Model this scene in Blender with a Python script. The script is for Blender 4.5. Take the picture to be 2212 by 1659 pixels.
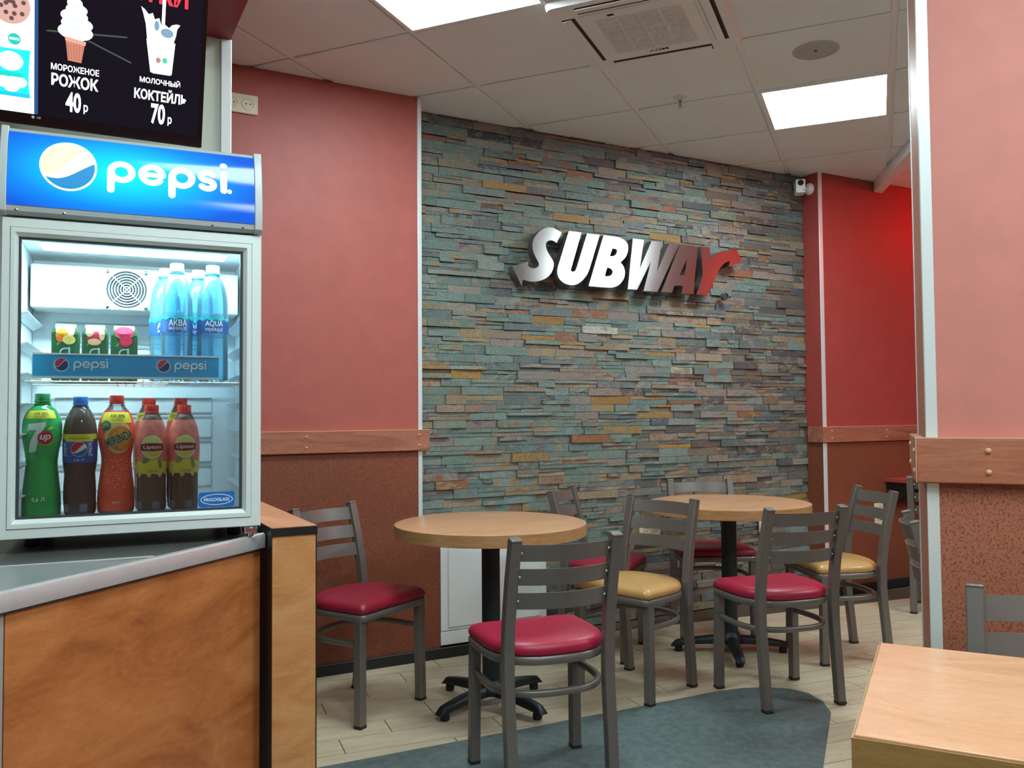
import bpy, bmesh, math, random
from mathutils import Vector, Matrix, Euler

# ------------------------------------------------------------------ clear
for o in list(bpy.data.objects):
    bpy.data.objects.remove(o, do_unlink=True)
SC = bpy.context.scene
COL = SC.collection
PI = math.pi
rnd = random.Random(7)

# ------------------------------------------------------------------ camera
CAM_H = 1.20
YAW, PITCH, ROLL = 0.48783, 0.036216, -0.007158
Fv = Vector((math.sin(YAW)*math.cos(PITCH), math.cos(YAW)*math.cos(PITCH), math.sin(PITCH)))
R0 = Vector((math.cos(YAW), -math.sin(YAW), 0)); U0 = R0.cross(Fv)
Rv = R0*math.cos(ROLL) + U0*math.sin(ROLL); Uv = -R0*math.sin(ROLL) + U0*math.cos(ROLL)
cam = bpy.data.cameras.new('camera'); camo = bpy.data.objects.new('camera', cam); COL.objects.link(camo)
cam.sensor_width = 36.0; cam.lens = 1828.5/2212*36.0; cam.clip_start = 0.05
camo.matrix_world = Matrix(((Rv.x, Uv.x, -Fv.x, 0), (Rv.y, Uv.y, -Fv.y, 0), (Rv.z, Uv.z, -Fv.z, CAM_H), (0, 0, 0, 1)))
SC.camera = camo

# ------------------------------------------------------------------ world, exposure, lights of the room
w = bpy.data.worlds.new('world'); SC.world = w; w.use_nodes = True
w.node_tree.nodes['Background'].inputs[0].default_value = (0.5, 0.55, 0.6, 1)
w.node_tree.nodes['Background'].inputs[1].default_value = 0.05
SC.view_settings.view_transform = 'Standard'; SC.view_settings.look = 'None'
SC.view_settings.gamma = 1.0; SC.view_settings.use_curve_mapping = False
SC.view_settings.exposure = 0.22
PANEL = 28.0           # radiance of the ceiling light panels
PANEL_COL = (0.82, 1.0, 1.04)

# ------------------------------------------------------------------ materials
def hexc(h):
    h = h.lstrip('#'); c = [int(h[i:i+2], 16)/255 for i in (0, 2, 4)]
    return tuple((x/12.92 if x <= .04045 else ((x+.055)/1.055)**2.4) for x in c) + (1,)
MATS = {}
def newmat(name):
    m = bpy.data.materials.new(name); m.use_nodes = True; MATS[name] = m
    nt = m.node_tree; return m, nt, nt.nodes['Principled BSDF']
def nd(nt, typ, **kw):
    n = nt.nodes.new(typ)
    for k, v in kw.items():
        if k.startswith('_'): setattr(n, k[1:], v)
        else: n.inputs[k.replace('_', ' ')].default_value = v
    return n
def ramp(nt, stops):
    r = nt.nodes.new('ShaderNodeValToRGB'); e = r.color_ramp.elements
    e[0].position, e[0].color = stops[0]; e[1].position, e[1].color = stops[-1]
    for p, c in stops[1:-1]:
        x = e.new(p); x.color = c
    return r
def coord(nt, scale=(1, 1, 1), rot=(0, 0, 0), out='Object'):
    t = nt.nodes.new('ShaderNodeTexCoord'); mp = nt.nodes.new('ShaderNodeMapping')
    mp.inputs['Scale'].default_value = scale; mp.inputs['Rotation'].default_value = rot
    nt.links.new(t.outputs[out], mp.inputs['Vector']); return mp.outputs['Vector']
def plain(name, col, rough=.5, metal=0., var=0., vscale=8, bump=0., bscale=200, spec=.5, coat=0.):
    m, nt, b = newmat(name); c = hexc(col)
    b.inputs['Roughness'].default_value = rough; b.inputs['Metallic'].default_value = metal
    b.inputs['Specular IOR Level'].default_value = spec; b.inputs['Coat Weight'].default_value = coat
    b.inputs['Base Color'].default_value = c
    if var or bump:
        v = coord(nt)
    if var:
        n = nd(nt, 'ShaderNodeTexNoise', Scale=vscale, Detail=5.0, Roughness=.6); nt.links.new(v, n.inputs['Vector'])
        r = ramp(nt, [(.3, tuple(x*(1-var) for x in c[:3])+(1,)), (.7, tuple(min(1, x*(1+var)) for x in c[:3])+(1,))])
        nt.links.new(n.outputs['Fac'], r.inputs['Fac']); nt.links.new(r.outputs['Color'], b.inputs['Base Color'])
    if bump:
        n2 = nd(nt, 'ShaderNodeTexNoise', Scale=bscale, Detail=3.0); nt.links.new(v, n2.inputs['Vector'])
        bp = nd(nt, 'ShaderNodeBump', Strength=bump, Distance=.002); nt.links.new(n2.outputs['Fac'], bp.inputs['Height'])
        nt.links.new(bp.outputs['Normal'], b.inputs['Normal'])
    return m
def wood(name, cols, rough=.35, scale=(1, 1, 1), rot=(0, 0, 0), nscale=2.2, fine=.25, out='Object', coat=0., turn=0.):
    """laminate: long soft flames of two or three tones plus a fine grain"""
    m, nt, b = newmat(name); v = coord(nt, scale, rot, out)
    if turn:
        mp_ = v.node; mp_.vector_type = 'TEXTURE'; mp_.inputs['Rotation'].default_value = (0, 0, -turn); mp_.inputs['Scale'].default_value = tuple(1/x for x in scale)
    n = nd(nt, 'ShaderNodeTexNoise', Scale=nscale, Detail=7.0, Roughness=.62, Distortion=1.1); nt.links.new(v, n.inputs['Vector'])
    k = len(cols); r = ramp(nt, [(.28+.44*i/(k-1), hexc(c)) for i, c in enumerate(cols)])
    nt.links.new(n.outputs['Fac'], r.inputs['Fac'])
    g = nd(nt, 'ShaderNodeTexNoise', Scale=nscale*14, Detail=4.0, Roughness=.7); nt.links.new(v, g.inputs['Vector'])
    mr = nd(nt, 'ShaderNodeMapRange'); mr.inputs['From Min'].default_value = .3; mr.inputs['From Max'].default_value = .7
    mr.inputs['To Min'].default_value = 1-fine; mr.inputs['To Max'].default_value = 1+fine*.5
    nt.links.new(g.outputs['Fac'], mr.inputs['Value'])
    mx = nt.nodes.new('ShaderNodeMix'); mx.data_type = 'RGBA'; mx.blend_type = 'MULTIPLY'; mx.inputs[0].default_value = 1
    nt.links.new(r.outputs['Color'], mx.inputs[6]); nt.links.new(mr.outputs['Result'], mx.inputs[7])
    nt.links.new(mx.outputs[2], b.inputs['Base Color']); b.inputs['Roughness'].default_value = rough
    b.inputs['Coat Weight'].default_value = coat
    return m
def speckle(name, c1, c2, nscale=95, thr=.56, rough=.55, c3=None):
    m, nt, b = newmat(name); v = coord(nt, out='Object')
    n = nd(nt, 'ShaderNodeTexNoise', Scale=nscale, Detail=3.0, Roughness=.7); nt.links.new(v, n.inputs['Vector'])
    r = ramp(nt, [(thr-.03, hexc(c1)), (thr+.1, hexc(c2))]); nt.links.new(n.outputs['Fac'], r.inputs['Fac'])
    n2 = nd(nt, 'ShaderNodeTexNoise', Scale=3.0, Detail=4.0); nt.links.new(v, n2.inputs['Vector'])
    mr = nd(nt, 'ShaderNodeMapRange'); mr.inputs['To Min'].default_value = .8; mr.inputs['To Max'].default_value = 1.2
    nt.links.new(n2.outputs['Fac'], mr.inputs['Value'])
    mx = nt.nodes.new('ShaderNodeMix'); mx.data_type = 'RGBA'; mx.blend_type = 'MULTIPLY'; mx.inputs[0].default_value = 1
    nt.links.new(r.outputs['Color'], mx.inputs[6]); nt.links.new(mr.outputs['Result'], mx.inputs[7])
    nt.links.new(mx.outputs[2], b.inputs['Base Color']); b.inputs['Roughness'].default_value = rough
    return m
def glow(name, col, strength, gloss=0.):
    m, nt, b = newmat(name)
    b.inputs['Base Color'].default_value = hexc('111111') if gloss else hexc(col); b.inputs['Roughness'].default_value = .12 if gloss else .5
    b.inputs['Emission Color'].default_value = hexc(col); b.inputs['Emission Strength'].default_value = strength
    return m
def tinted(name, col, clear=.5, rough=.08, gcol='ffffff', body=None, bodyfac=.3):
    """thin clear plastic or glass: tinted see-through, some body colour, a glossy skin by fresnel"""
    m, nt, b = newmat(name); nt.nodes.remove(b); out = nt.nodes['Material Output']
    tr = nd(nt, 'ShaderNodeBsdfTransparent', Color=hexc(col)); gl = nd(nt, 'ShaderNodeBsdfGlossy', Color=hexc(gcol), Roughness=rough)
    base = tr
    if body:
        df = nd(nt, 'ShaderNodeBsdfDiffuse', Color=hexc(body)); mxb = nd(nt, 'ShaderNodeMixShader', Fac=bodyfac)
        nt.links.new(tr.outputs[0], mxb.inputs[1]); nt.links.new(df.outputs[0], mxb.inputs[2]); base = mxb
    lw = nd(nt, 'ShaderNodeFresnel', IOR=1.45); mx = nt.nodes.new('ShaderNodeMixShader')
    nt.links.new(lw.outputs[0], mx.inputs[0]); nt.links.new(base.outputs[0], mx.inputs[1]); nt.links.new(gl.outputs[0], mx.inputs[2])
    nt.links.new(mx.outputs[0], out.inputs[0]); return m

M_ceil = plain('ceiling_white', 'e9f1f3', .8, var=.02, vscale=4)
M_grid = plain('grid_white', 'f0f2f2', .55)
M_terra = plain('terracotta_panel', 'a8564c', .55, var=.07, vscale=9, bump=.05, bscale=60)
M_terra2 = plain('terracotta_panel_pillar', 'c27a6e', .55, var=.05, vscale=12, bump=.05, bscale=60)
M_red = plain('red_panel', 'a0413a', .55, var=.08, vscale=9)
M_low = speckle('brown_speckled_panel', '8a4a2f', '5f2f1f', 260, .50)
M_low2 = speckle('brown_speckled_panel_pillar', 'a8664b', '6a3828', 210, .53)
M_alu = plain('anodised_aluminium', 'e2eaea', .36, .35)
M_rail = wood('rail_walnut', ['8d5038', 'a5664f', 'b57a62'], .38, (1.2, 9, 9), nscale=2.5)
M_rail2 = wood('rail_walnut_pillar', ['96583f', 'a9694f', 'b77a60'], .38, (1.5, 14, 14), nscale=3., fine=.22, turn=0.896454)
M_railhilite = plain('rail_highlight', 'd9a582', .4)  # pale tone: the bright edge highlight of the rails put into colour
M_rivet = plain('wood_cap', 'c79a72', .35)
M_black = plain('black_plastic', '151618', .45)
M_base = plain('baseboard_black', '1c1e21', .5, var=.2, vscale=6)
M_white = plain('white_paint', 'e6e8e6', .4)
M_cream = plain('cream_panel', 'd3dccb', .5)
M_soffit = plain('soffit_red', '8c1f2c', .55, var=.06)
M_tile = wood('floor_oak_tile', ['b3a286', 'c4b498', 'cebfa4'], .42, (3, 14, 14), nscale=1.6, fine=.10)
M_grout = plain('floor_grout', '4c4232', .8)
M_vinyl = plain('vinyl_blue_grey', '596665', .40, var=.28, vscale=30)
M_steel = plain('brushed_steel', 'bcbab9', .42, .5, var=.05, vscale=30)
M_steelplate = plain('steel_plate', 'b9bfbd', .3, .7)
M_granite = plain('dark_worktop', '4b4c49', .35, var=.45, vscale=160)
M_counter = wood('counter_cherry', ['935029', 'b26a38', 'c67f4b'], .38, (1.1, 1.1, 3.2), (0, .35, 0), nscale=3.2, fine=.16)
M_post = wood('post_cherry', ['b07440', 'c48a55', 'cf9a68'], .38, (2, 2, 5), (0, .12, 0), nscale=3.0, fine=.10)
M_ledge = wood('ledge_cherry', ['a97250', 'bd8763', 'c9956f'], .34, (4, 1, 2), nscale=3.0, fine=.10)
M_top = wood('tabletop_beech', ['b27f58', 'c2906a', 'cda07a'], .28, (1.5, 9, 4), (0, 0, .5), nscale=2.2, fine=.12)
M_edge = wood('table_edge_band', ['a87b4c', 'ba8d5d', 'c59a6b'], .4, (2, 2, 14), nscale=4, fine=.10)
M_sqtop = wood('square_top_cherry', ['c48e6a', 'd09d78', 'd8a988'], .22, (2, 5, 4), (0, 0, .4), nscale=2.0, fine=.10)
M_sqedge = wood('square_edge_band', ['94703c', 'a5804a', 'b18c55'], .42, (2, 2, 16), nscale=4, fine=.14)
M_chair = plain('chair_pewter_metal', '756e68', .38, .4, var=.05, vscale=40, bump=.04, bscale=400)
M_glide = plain('chair_glide', '201f1f', .6)
M_bolt = plain('bolt_bright', 'c9c5c0', .25, .9)
M_seatred = plain('seat_vinyl_red', 'a01838', .42, var=.05, vscale=30, bump=.05, bscale=300)
M_seatdark = plain('seat_vinyl_red_dark', '8e1830', .44, var=.06, vscale=30, bump=.05, bscale=300)  # darker red for the seats by the walls
M_seattan = plain('seat_vinyl_tan', 'bb8f55', .36, var=.06, vscale=30, bump=.05, bscale=300, coat=.1)
M_iron = plain('cast_iron_black', '1f2529', .45, .2, var=.25, vscale=25)
M_frame = plain('fridge_frame_silver', 'dce8e5', .40, .15)
M_grey = plain('grey_plastic', 'a9b3b4', .45)
M_inner = plain('fridge_liner', 'eaf1f6', .5)
M_gasket = plain('gasket', '33383a', .6)
M_chrome = plain('chrome', 'd5dadc', .15, 1.)
M_glass = tinted('clear_glass', 'eef5f4', rough=.03)
M_ivory = plain('ivory_plastic', 'd9ccb0', .4)
M_ivory2 = plain('ivory_recess', 'a89a7d', .5)
M_dark = plain('dark_hole', '0c0c0c', .7)
M_brush = plain('brushed_letter_steel', 'cbc8c6', .24, 1.)
_b = M_brush.node_tree.nodes['Principled BSDF']; _b.inputs['Anisotropic'].default_value = .75; _b.inputs['Anisotropic Rotation'].default_value = .25; _b.inputs['Roughness'].default_value = .20
_t = M_brush.node_tree.nodes.new('ShaderNodeTangent'); _t.direction_type = 'RADIAL'; _t.axis = 'Z'
M_brush.node_tree.links.new(_t.outputs[0], _b.inputs['Tangent'])
M_letterside = plain('letter_return', '6f6d6d', .45, .6)

# ------------------------------------------------------------------ mesh builder
class MB:
    def __init__(s): s.bm = bmesh.new()
    def poly(s, pts):
        vs = [s.bm.verts.new(p) for p in pts]; return s.bm.faces.new(vs)
    def hexa(s, a, b):
        """two quads a (bottom) and b (top), same winding (ccw from above)"""
        va = [s.bm.verts.new(p) for p in a]; vb = [s.bm.verts.new(p) for p in b]; n = len(va)
        s.bm.faces.new(va[::-1]); s.bm.faces.new(vb)
        for i in range(n):
            j = (i+1) % n; s.bm.faces.new((va[i], va[j], vb[j], vb[i]))
        return s
    def box(s, x0, x1, y0, y1, z0, z1):
        q = [(x0, y0), (x1, y0), (x1, y1), (x0, y1)]
        return s.hexa([(x, y, z0) for x, y in q], [(x, y, z1) for x, y in q])
    def prism(s, poly, z0, z1):
        """polygon in XY (ccw) extruded in Z"""
        return s.hexa([(x, y, z0) for x, y in poly], [(x, y, z1) for x, y in poly])
    def prismY(s, poly, y0, y1):
        """polygon in XZ extruded from y0 (front, towards -y) to y1"""
        return s.hexa([(x, y1, z) for x, z in poly], [(x, y0, z) for x, z in poly])
    def obox(s, c, ax, ay, az):
        c, ax, ay, az = map(Vector, (c, ax, ay, az))
        q = [(-1, -1), (1, -1), (1, 1), (-1, 1)]
        return s.hexa([c+ax*i+ay*j-az for i, j in q], [c+ax*i+ay*j+az for i, j in q])
    def sweep(s, path, prof, up=(0, 0, 1), closed=False, cap=True):
        """profile [(a,b)] swept along path; a along side axis, b along up-ish axis"""
        path = [Vector(p) for p in path]; n = len(path); up = Vector(up); rings = []
        for i, p in enumerate(path):
            if closed: t = (path[(i+1) % n]-path[i-1])
            else: t = path[min(i+1, n-1)]-path[max(i-1, 0)]
            t.normalize(); sd = t.cross(up)
            if sd.length < 1e-5: sd = t.cross(Vector((0, 1, 0)))
            sd.normalize(); u = sd.cross(t)
            rings.append([s.bm.verts.new(p+sd*a+u*b) for a, b in prof])
        m = len(prof)
        for i in range(n if closed else n-1):
            r0, r1 = rings[i], rings[(i+1) % n]
            for k in range(m):
                l = (k+1) % m; s.bm.faces.new((r0[k], r0[l], r1[l], r1[k]))
        if not closed and cap:
            s.bm.faces.new(rings[0][::-1]); s.bm.faces.new(rings[-1])
        return s
    def tube(s, path, r, seg=8, closed=False, up=(0, 0, 1)):
        return s.sweep(path, [(r*math.cos(2*PI*k/seg), r*math.sin(2*PI*k/seg)) for k in range(seg)], up, closed)
    def lathe(s, prof, c=(0, 0, 0), seg=24, axis='Z', mod=None):
        """prof [(r,h)]; r==0 gives a pole"""
        c = Vector(c); rings = []
        for r, h in prof:
            if r <= 1e-6: rings.append([s.bm.verts.new(s._ax(c, 0, 0, h, axis))])
            else:
                rings.append([s.bm.verts.new(s._ax(c, *( (r*(mod(2*PI*k/seg, h) if mod else 1)*f for f in (math.cos(2*PI*k/seg), math.sin(2*PI*k/seg)))), h, axis)) for k in range(seg)])
        for a, b in zip(rings, rings[1:]):
            if len(a) == 1 and len(b) == 1: continue
            for k in range(seg):
                l = (k+1) % seg
                if len(a) == 1: s.bm.faces.new((a[0], b[l], b[k]))
                elif len(b) == 1: s.bm.faces.new((a[k], a[l], b[0]))
                else: s.bm.faces.new((a[k], a[l], b[l], b[k]))
        if len(rings[0]) > 1: s.bm.faces.new(rings[0][::-1])
        if len(rings[-1]) > 1: s.bm.faces.new(rings[-1])
        return s
    @staticmethod
    def _ax(c, x, y, h, axis):
        return c+Vector({'Z': (x, y, h), 'Y': (x, h, y), 'X': (h, x, y)}[axis])
    def build(s, name, mat, parent=None, smooth=None, bevel=0., seg=2, xf=None):
        bm = s.bm
        if xf: bmesh.ops.transform(bm, matrix=xf, verts=bm.verts)
        bmesh.ops.recalc_face_normals(bm, faces=bm.faces)
        me = bpy.data.meshes.new(name); bm.to_mesh(me); bm.free()
        return link(name, me, mat, parent, smooth, bevel, seg)
def link(name, me, mat, parent=None, smooth=None, bevel=0., seg=2):
    o = bpy.data.objects.new(name, me); COL.objects.link(o)
    if mat and not me.materials: me.materials.append(mat)
    if parent: o.parent = parent
    if bevel:
        b = o.modifiers.new('bevel', 'BEVEL'); b.width = bevel; b.segments = seg; b.limit_method = 'ANGLE'; b.angle_limit = .6
        if smooth is None: smooth = 40
    if smooth:
        for p in me.polygons: p.use_smooth = True
        me.set_sharp_from_angle(angle=math.radians(smooth))
    return o
def tag(o, label=None, cat=None, group=None, kind=None):
    if label: o['label'] = label
    if cat: o['category'] = cat
    if group: o['group'] = group
    if kind: o['kind'] = kind
    return o
def thing(name, label, cat, loc=(0, 0, 0), rz=0., group=None, rx=0.):
    o = bpy.data.objects.new(name, None); COL.objects.link(o); o.empty_display_size = .1
    o.location = loc; o.rotation_euler = (rx, 0, rz); return tag(o, label, cat, group)
KIDS = {}
def copy_tree(o, parent=None):
    c = o.copy(); COL.objects.link(c)
    if parent: c.parent = parent
    for ch in [x for x in COL.objects if x.parent == o]: copy_tree(ch, c)
    return c
# flat artwork: text, strokes and shapes as thin meshes, x right, z up, facing -y
def flat_mesh(name, verts, faces, mat, parent, fmap):
    me = bpy.data.meshes.new(name); me.from_pydata([fmap(x, z) for x, z in verts], [], faces); me.update()
    return link(name, me, mat, parent)
def text_geo(body, w=None, h=None, cx=0., cz=0., bold=0., shear=0., res=3, rot=0.):
    """fitted to width w and/or height h about the centre (cx, cz)"""
    c = bpy.data.curves.new('t', 'FONT'); c.body = body; c.size = 1.; c.offset = bold; c.shear = shear; c.resolution_u = res
    o = bpy.data.objects.new('t', c); me = bpy.data.meshes.new_from_object(o)
    vs = [(v.co.x, v.co.y) for v in me.vertices]; fs = [tuple(p.vertices) for p in me.polygons]
    bpy.data.objects.remove(o); bpy.data.curves.remove(c); bpy.data.meshes.remove(me)
    x0, x1 = min(v[0] for v in vs), max(v[0] for v in vs); y0, y1 = min(v[1] for v in vs), max(v[1] for v in vs)
    sx = w/(x1-x0) if w else None; sy = h/(y1-y0) if h else None
    sx = sx or sy; sy = sy or sx; ca, sa = math.cos(rot), math.sin(rot); out = []
    for x, y in vs:
        a, b = (x-(x0+x1)/2)*sx, (y-(y0+y1)/2)*sy; out.append((cx+a*ca-b*sa, cz+a*sa+b*ca))
    return out, fs
def join_geo(*gs):
    V, F = [], []
    for v, f in gs:
        k = len(V); V += v; F += [tuple(i+k for i in q) for q in f]
    return V, F
def disc_geo(cx, cz, rx, rz=None, n=28, rings=3, r0=0., a0=0., a1=2*PI):
    rz = rz or rx; V, F = [], []; full = abs(a1-a0-2*PI) < 1e-6; m = n if full else n+1
    for j in range(rings+1):
        f = r0+(1-r0)*j/rings
        for k in range(m):
            a = a0+(a1-a0)*k/n; V.append((cx+rx*f*math.cos(a), cz+rz*f*math.sin(a)))
    for j in range(rings):
        for k in range(n):
            l = (k+1) % m; F.append((j*m+k, j*m+l, (j+1)*m+l, (j+1)*m+k))
    return V, F
def grid_geo(x0, x1, z0, z1, nx=10, nz=2, edge=None):
    V = [(x0+(x1-x0)*i/nx, z0+(z1-z0)*j/nz + (edge(i, j) if edge else 0)) for j in range(nz+1) for i in range(nx+1)]
    F = [(j*(nx+1)+i, j*(nx+1)+i+1, (j+1)*(nx+1)+i+1, (j+1)*(nx+1)+i) for j in range(nz) for i in range(nx)]
    return V, F
def stroke_geo(pts, wd, closed=False):
    """ribbon of width wd along a polyline with round ends"""
    V, F = [], []; n = len(pts)
    for i, (x, z) in enumerate(pts):
        a = pts[i-1] if (i or closed) else pts[i]; b = pts[(i+1) % n] if (i < n-1 or closed) else pts[i]
        dx, dz = b[0]-a[0], b[1]-a[1]; l = math.hypot(dx, dz) or 1; dx, dz = dx/l, dz/l
        V += [(x-dz*wd/2, z+dx*wd/2), (x+dz*wd/2, z-dx*wd/2)]
    for i in range(n if closed else n-1):
        j = (i+1) % n; F.append((2*i, 2*i+1, 2*j+1, 2*j))
    if not closed:
        for x, z in (pts[0], pts[-1]):
            g = disc_geo(x, z, wd/2, n=10, rings=1); k = len(V); V += g[0]; F += [tuple(q+k for q in f) for f in g[1]]
    return V, F
def arc(cx, cz, r, a0, a1, n=14, rz=None):
    rz = rz or r
    return [(cx+r*math.cos(math.radians(a0+(a1-a0)*i/n)), cz+rz*math.sin(math.radians(a0+(a1-a0)*i/n))) for i in range(n+1)]
def poly_geo(pts): return list(pts), [tuple(range(len(pts)))]
def subdiv(g, n=1):
    """split n-gons into a fan with midpoints so that they bend over a curved surface"""
    V, F = g; bm = bmesh.new(); vs = [bm.verts.new((x, 0, z)) for x, z in V]
    for f in F: bm.faces.new([vs[i] for i in f])
    bmesh.ops.triangulate(bm, faces=bm.faces)
    for _ in range(n): bmesh.ops.subdivide_edges(bm, edges=bm.edges, cuts=1, use_grid_fill=True)
    bm.verts.index_update(); V = [(v.co.x, v.co.z) for v in bm.verts]; F = [tuple(v.index for v in f.verts) for f in bm.faces]; bm.free()
    return V, F
def pepsi_geo(x0, zb, xh, wd):
    """the round lower-case word; xh = x-height; returns geometry and its right end"""
    r = xh/2-wd/2; gs = []; x = x0; zc = zb+xh/2
    def p(x):
        return [stroke_geo(arc(x+r+wd/2, zc, r, 0, 360, 24)[:-1], wd, True), stroke_geo([(x+wd/2, zc), (x+wd/2, zb-xh*.36)], wd)]
    st = 2*r+wd+xh*.10
    gs += p(x); x += st
    gs += [stroke_geo(arc(x+r+wd/2, zc, r, 0, 318, 22), wd), stroke_geo([(x+wd/2, zc), (x+wd/2+2*r, zc)], wd*.8)]; x += st
    gs += p(x); x += st
    q = r*.52; cx = x+r*.62+wd/2
    gs += [stroke_geo(arc(cx, zc+q, q*1.25, 30, 270, 12, q)+arc(cx, zc-q, q*1.25, 90, -150, 12, q)[1:], wd)]; x += 2*q*1.25+wd+xh*.12
    gs += [stroke_geo([(x+wd/2, zb+wd*.3), (x+wd/2, zb+xh-wd*.3)], wd), disc_geo(x+wd/2, zb+xh*1.30, wd*.55, n=12, rings=1)]
    return join_geo(*gs), x+wd
def globe_geos(cx, cz, r):
    """disc, upper sweep, lower sweep of the round drink emblem"""
    def cut(a0, a1, amp, sag):
        e = arc(cx, cz, r*.93, a0, a1, 20); p, q = e[-1], e[0]
        return e+[(p[0]+(q[0]-p[0])*t, p[1]+(q[1]-p[1])*t+r*(amp*math.sin(2*PI*t)+sag*math.sin(PI*t))) for t in (i/14 for i in range(1, 14))]
    return disc_geo(cx, cz, r, n=36), poly_geo(cut(48, 205, -.10, -.16)), poly_geo(cut(-148, 12, .05, -.22))

# ------------------------------------------------------------------ setting: measures (metres; x along the back wall, y towards it)
WL, WS, WR = 3.905, 4.084, 3.939      # plane of the terracotta wall, of the stone wall, of the red wall
ZC = 2.788                            # underside of the ceiling tiles
GA = 0.896454                         # heading of the ceiling grid
gu = Vector((math.sin(GA), math.cos(GA), 0)); gv = Vector((math.cos(GA), -math.sin(GA), 0))
def G(u, v, z=0): return gu*u+gv*v+Vector((0, 0, z))
PU, PV, U0g, V0g = .632, .614, 3.010, -.523
RX0, RX1, RY0, RY1 = -2.6, 6.1, -3.0, 4.30

# floor --------------------------------------------------------------
fl = MB().box(RX0, RX1, RY0, RY1, -.10, -.004).build('floor', M_grout); tag(fl, 'floor of pale oak-look tiles', kind='structure')
FA = math.radians(6.7); fd = Vector((math.cos(FA), -math.sin(FA), 0)); fn = Vector((math.sin(FA), math.cos(FA), 0))
me_tile = None
TL, TW, GAP = .606, .1425, .0036
inlay = [(-.5, 2.93), (.6, 2.91), (1.6, 2.875), (2.25, 2.858), (2.507, 2.855), (2.63, 2.832), (2.73, 2.79), (2.80, 2.725), (2.826, 2.645), (2.80, 2.545),
         (2.724, 2.435), (2.281, 2.077), (1.45, 1.40), (.9, .95), (.35, .5), (-.5, .5)]
def in_poly(x, y, P):
    c = False; j = len(P)-1
    for i in range(len(P)):
        if (P[i][1] > y) != (P[j][1] > y) and x < (P[j][0]-P[i][0])*(y-P[i][1])/(P[j][1]-P[i][1])+P[i][0]: c = not c
        j = i
    return c
cnt = 0
for k in range(-9, 8):
    w0 = 3.064+TW*k
    for i in range(-1, 9):
        t0 = .547+.2013*(k % 3)+TL*i - (TL if k % 3 == 2 else 0)
        c = fd*(t0+TL/2)+fn*(w0+TW/2)
        d = c-Vector((0, 0, 0)); fw = d.x*.468+d.y*.884; sx = d.x*.883-d.y*.468
        if fw < 1.9 or abs(sx) > fw*.62+.45 or c.y > 4.0 or c.x > 5.9: continue
        if all(in_poly(p.x, p.y, inlay) for p in (c+fd*a+fn*b for a in (-.3, .3) for b in (-.07, .07))): continue
        if c.x < .05: continue
        if me_tile is None:
            o = MB().box(-TL/2+GAP/2, TL/2-GAP/2, -TW/2+GAP/2, TW/2-GAP/2, -.0045, 0).build('floor_tile', M_tile, fl); me_tile = o.data
        else:
            o = bpy.data.objects.new('floor_tile', me_tile); COL.objects.link(o); o.parent = fl
        o.location = c; o.rotation_euler = (0, 0, -FA); cnt += 1
MB().prism(inlay[::-1] if False else [(x, y) for x, y in inlay][::-1], .0004, .0026).build('vinyl_inlay', M_vinyl, fl)['label'] = 'dark blue-grey vinyl inlay with a rounded corner'
mb = MB(); mb.box(-2.5, .3, -2.9, .45, -.0045, 0); mb.build('floor_field', M_tile, fl)

# left wall (terracotta above the rail, brown below) -------------------
wl = MB().box(RX0, 1.547, WL+.012, RY1, 0, ZC).build('wall_left', M_white); tag(wl, 'terracotta wall with a wooden bumper rail, beside the stone wall', kind='structure')
MB().box(RX0, 1.547, WL, WL+.012, 1.10, ZC).build('upper_panel', M_terra, wl)
MB().box(RX0, 1.547, WL, WL+.012, .62, 1.10).build('lower_panel', M_low, wl)
MB().box(RX0, 1.662, WL, WL+.012, .05, .62).build('lower_panel', M_low, wl)
MB().box(1.547, 1.662, WL+.012, WS, 0, .619).build('panel_backing', M_low, wl)
def rail(x0, x1, z0, z1, yf, parent, rivets, t=.02):
    r = MB().box(x0, x1, yf, yf+t, z0, z1).build('rail', M_rail, parent, bevel=.003)
    MB().box(x0-.0005, x1+.0005, yf-.0006, yf+t, z1-.002, z1+.0006).build('rail_edge_highlight', M_railhilite, r)  # thin pale strip painted as the highlight along the top edge
    for x, z in rivets:
        MB().lathe([(.0068, 0), (.0062, -.003), (.003, -.0048), (0, -.005)], (x, yf+.0005, z), 12, 'Y').build('rivet', M_rivet, r, smooth=60)
    return r
rail(-.4, 1.600, 1.027, 1.130, WL-.02, wl, [(.99, 1.104), (.99, 1.054), (1.545, 1.104), (1.545, 1.054), (.42, 1.104), (.42, 1.054)])
t = MB().box(1.546, 1.568, WL-.004, WL+.03, .62, ZC).build('trim_1', M_alu, bevel=.002); tag(t, 'aluminium edge strip between terracotta and stone wall', kind='structure')
b = MB().box(RX0, 1.95, WL-.014, WL-.001, 0, .053).build('baseboard_left', M_base, bevel=.004); tag(b, 'black baseboard', kind='structure')

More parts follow.
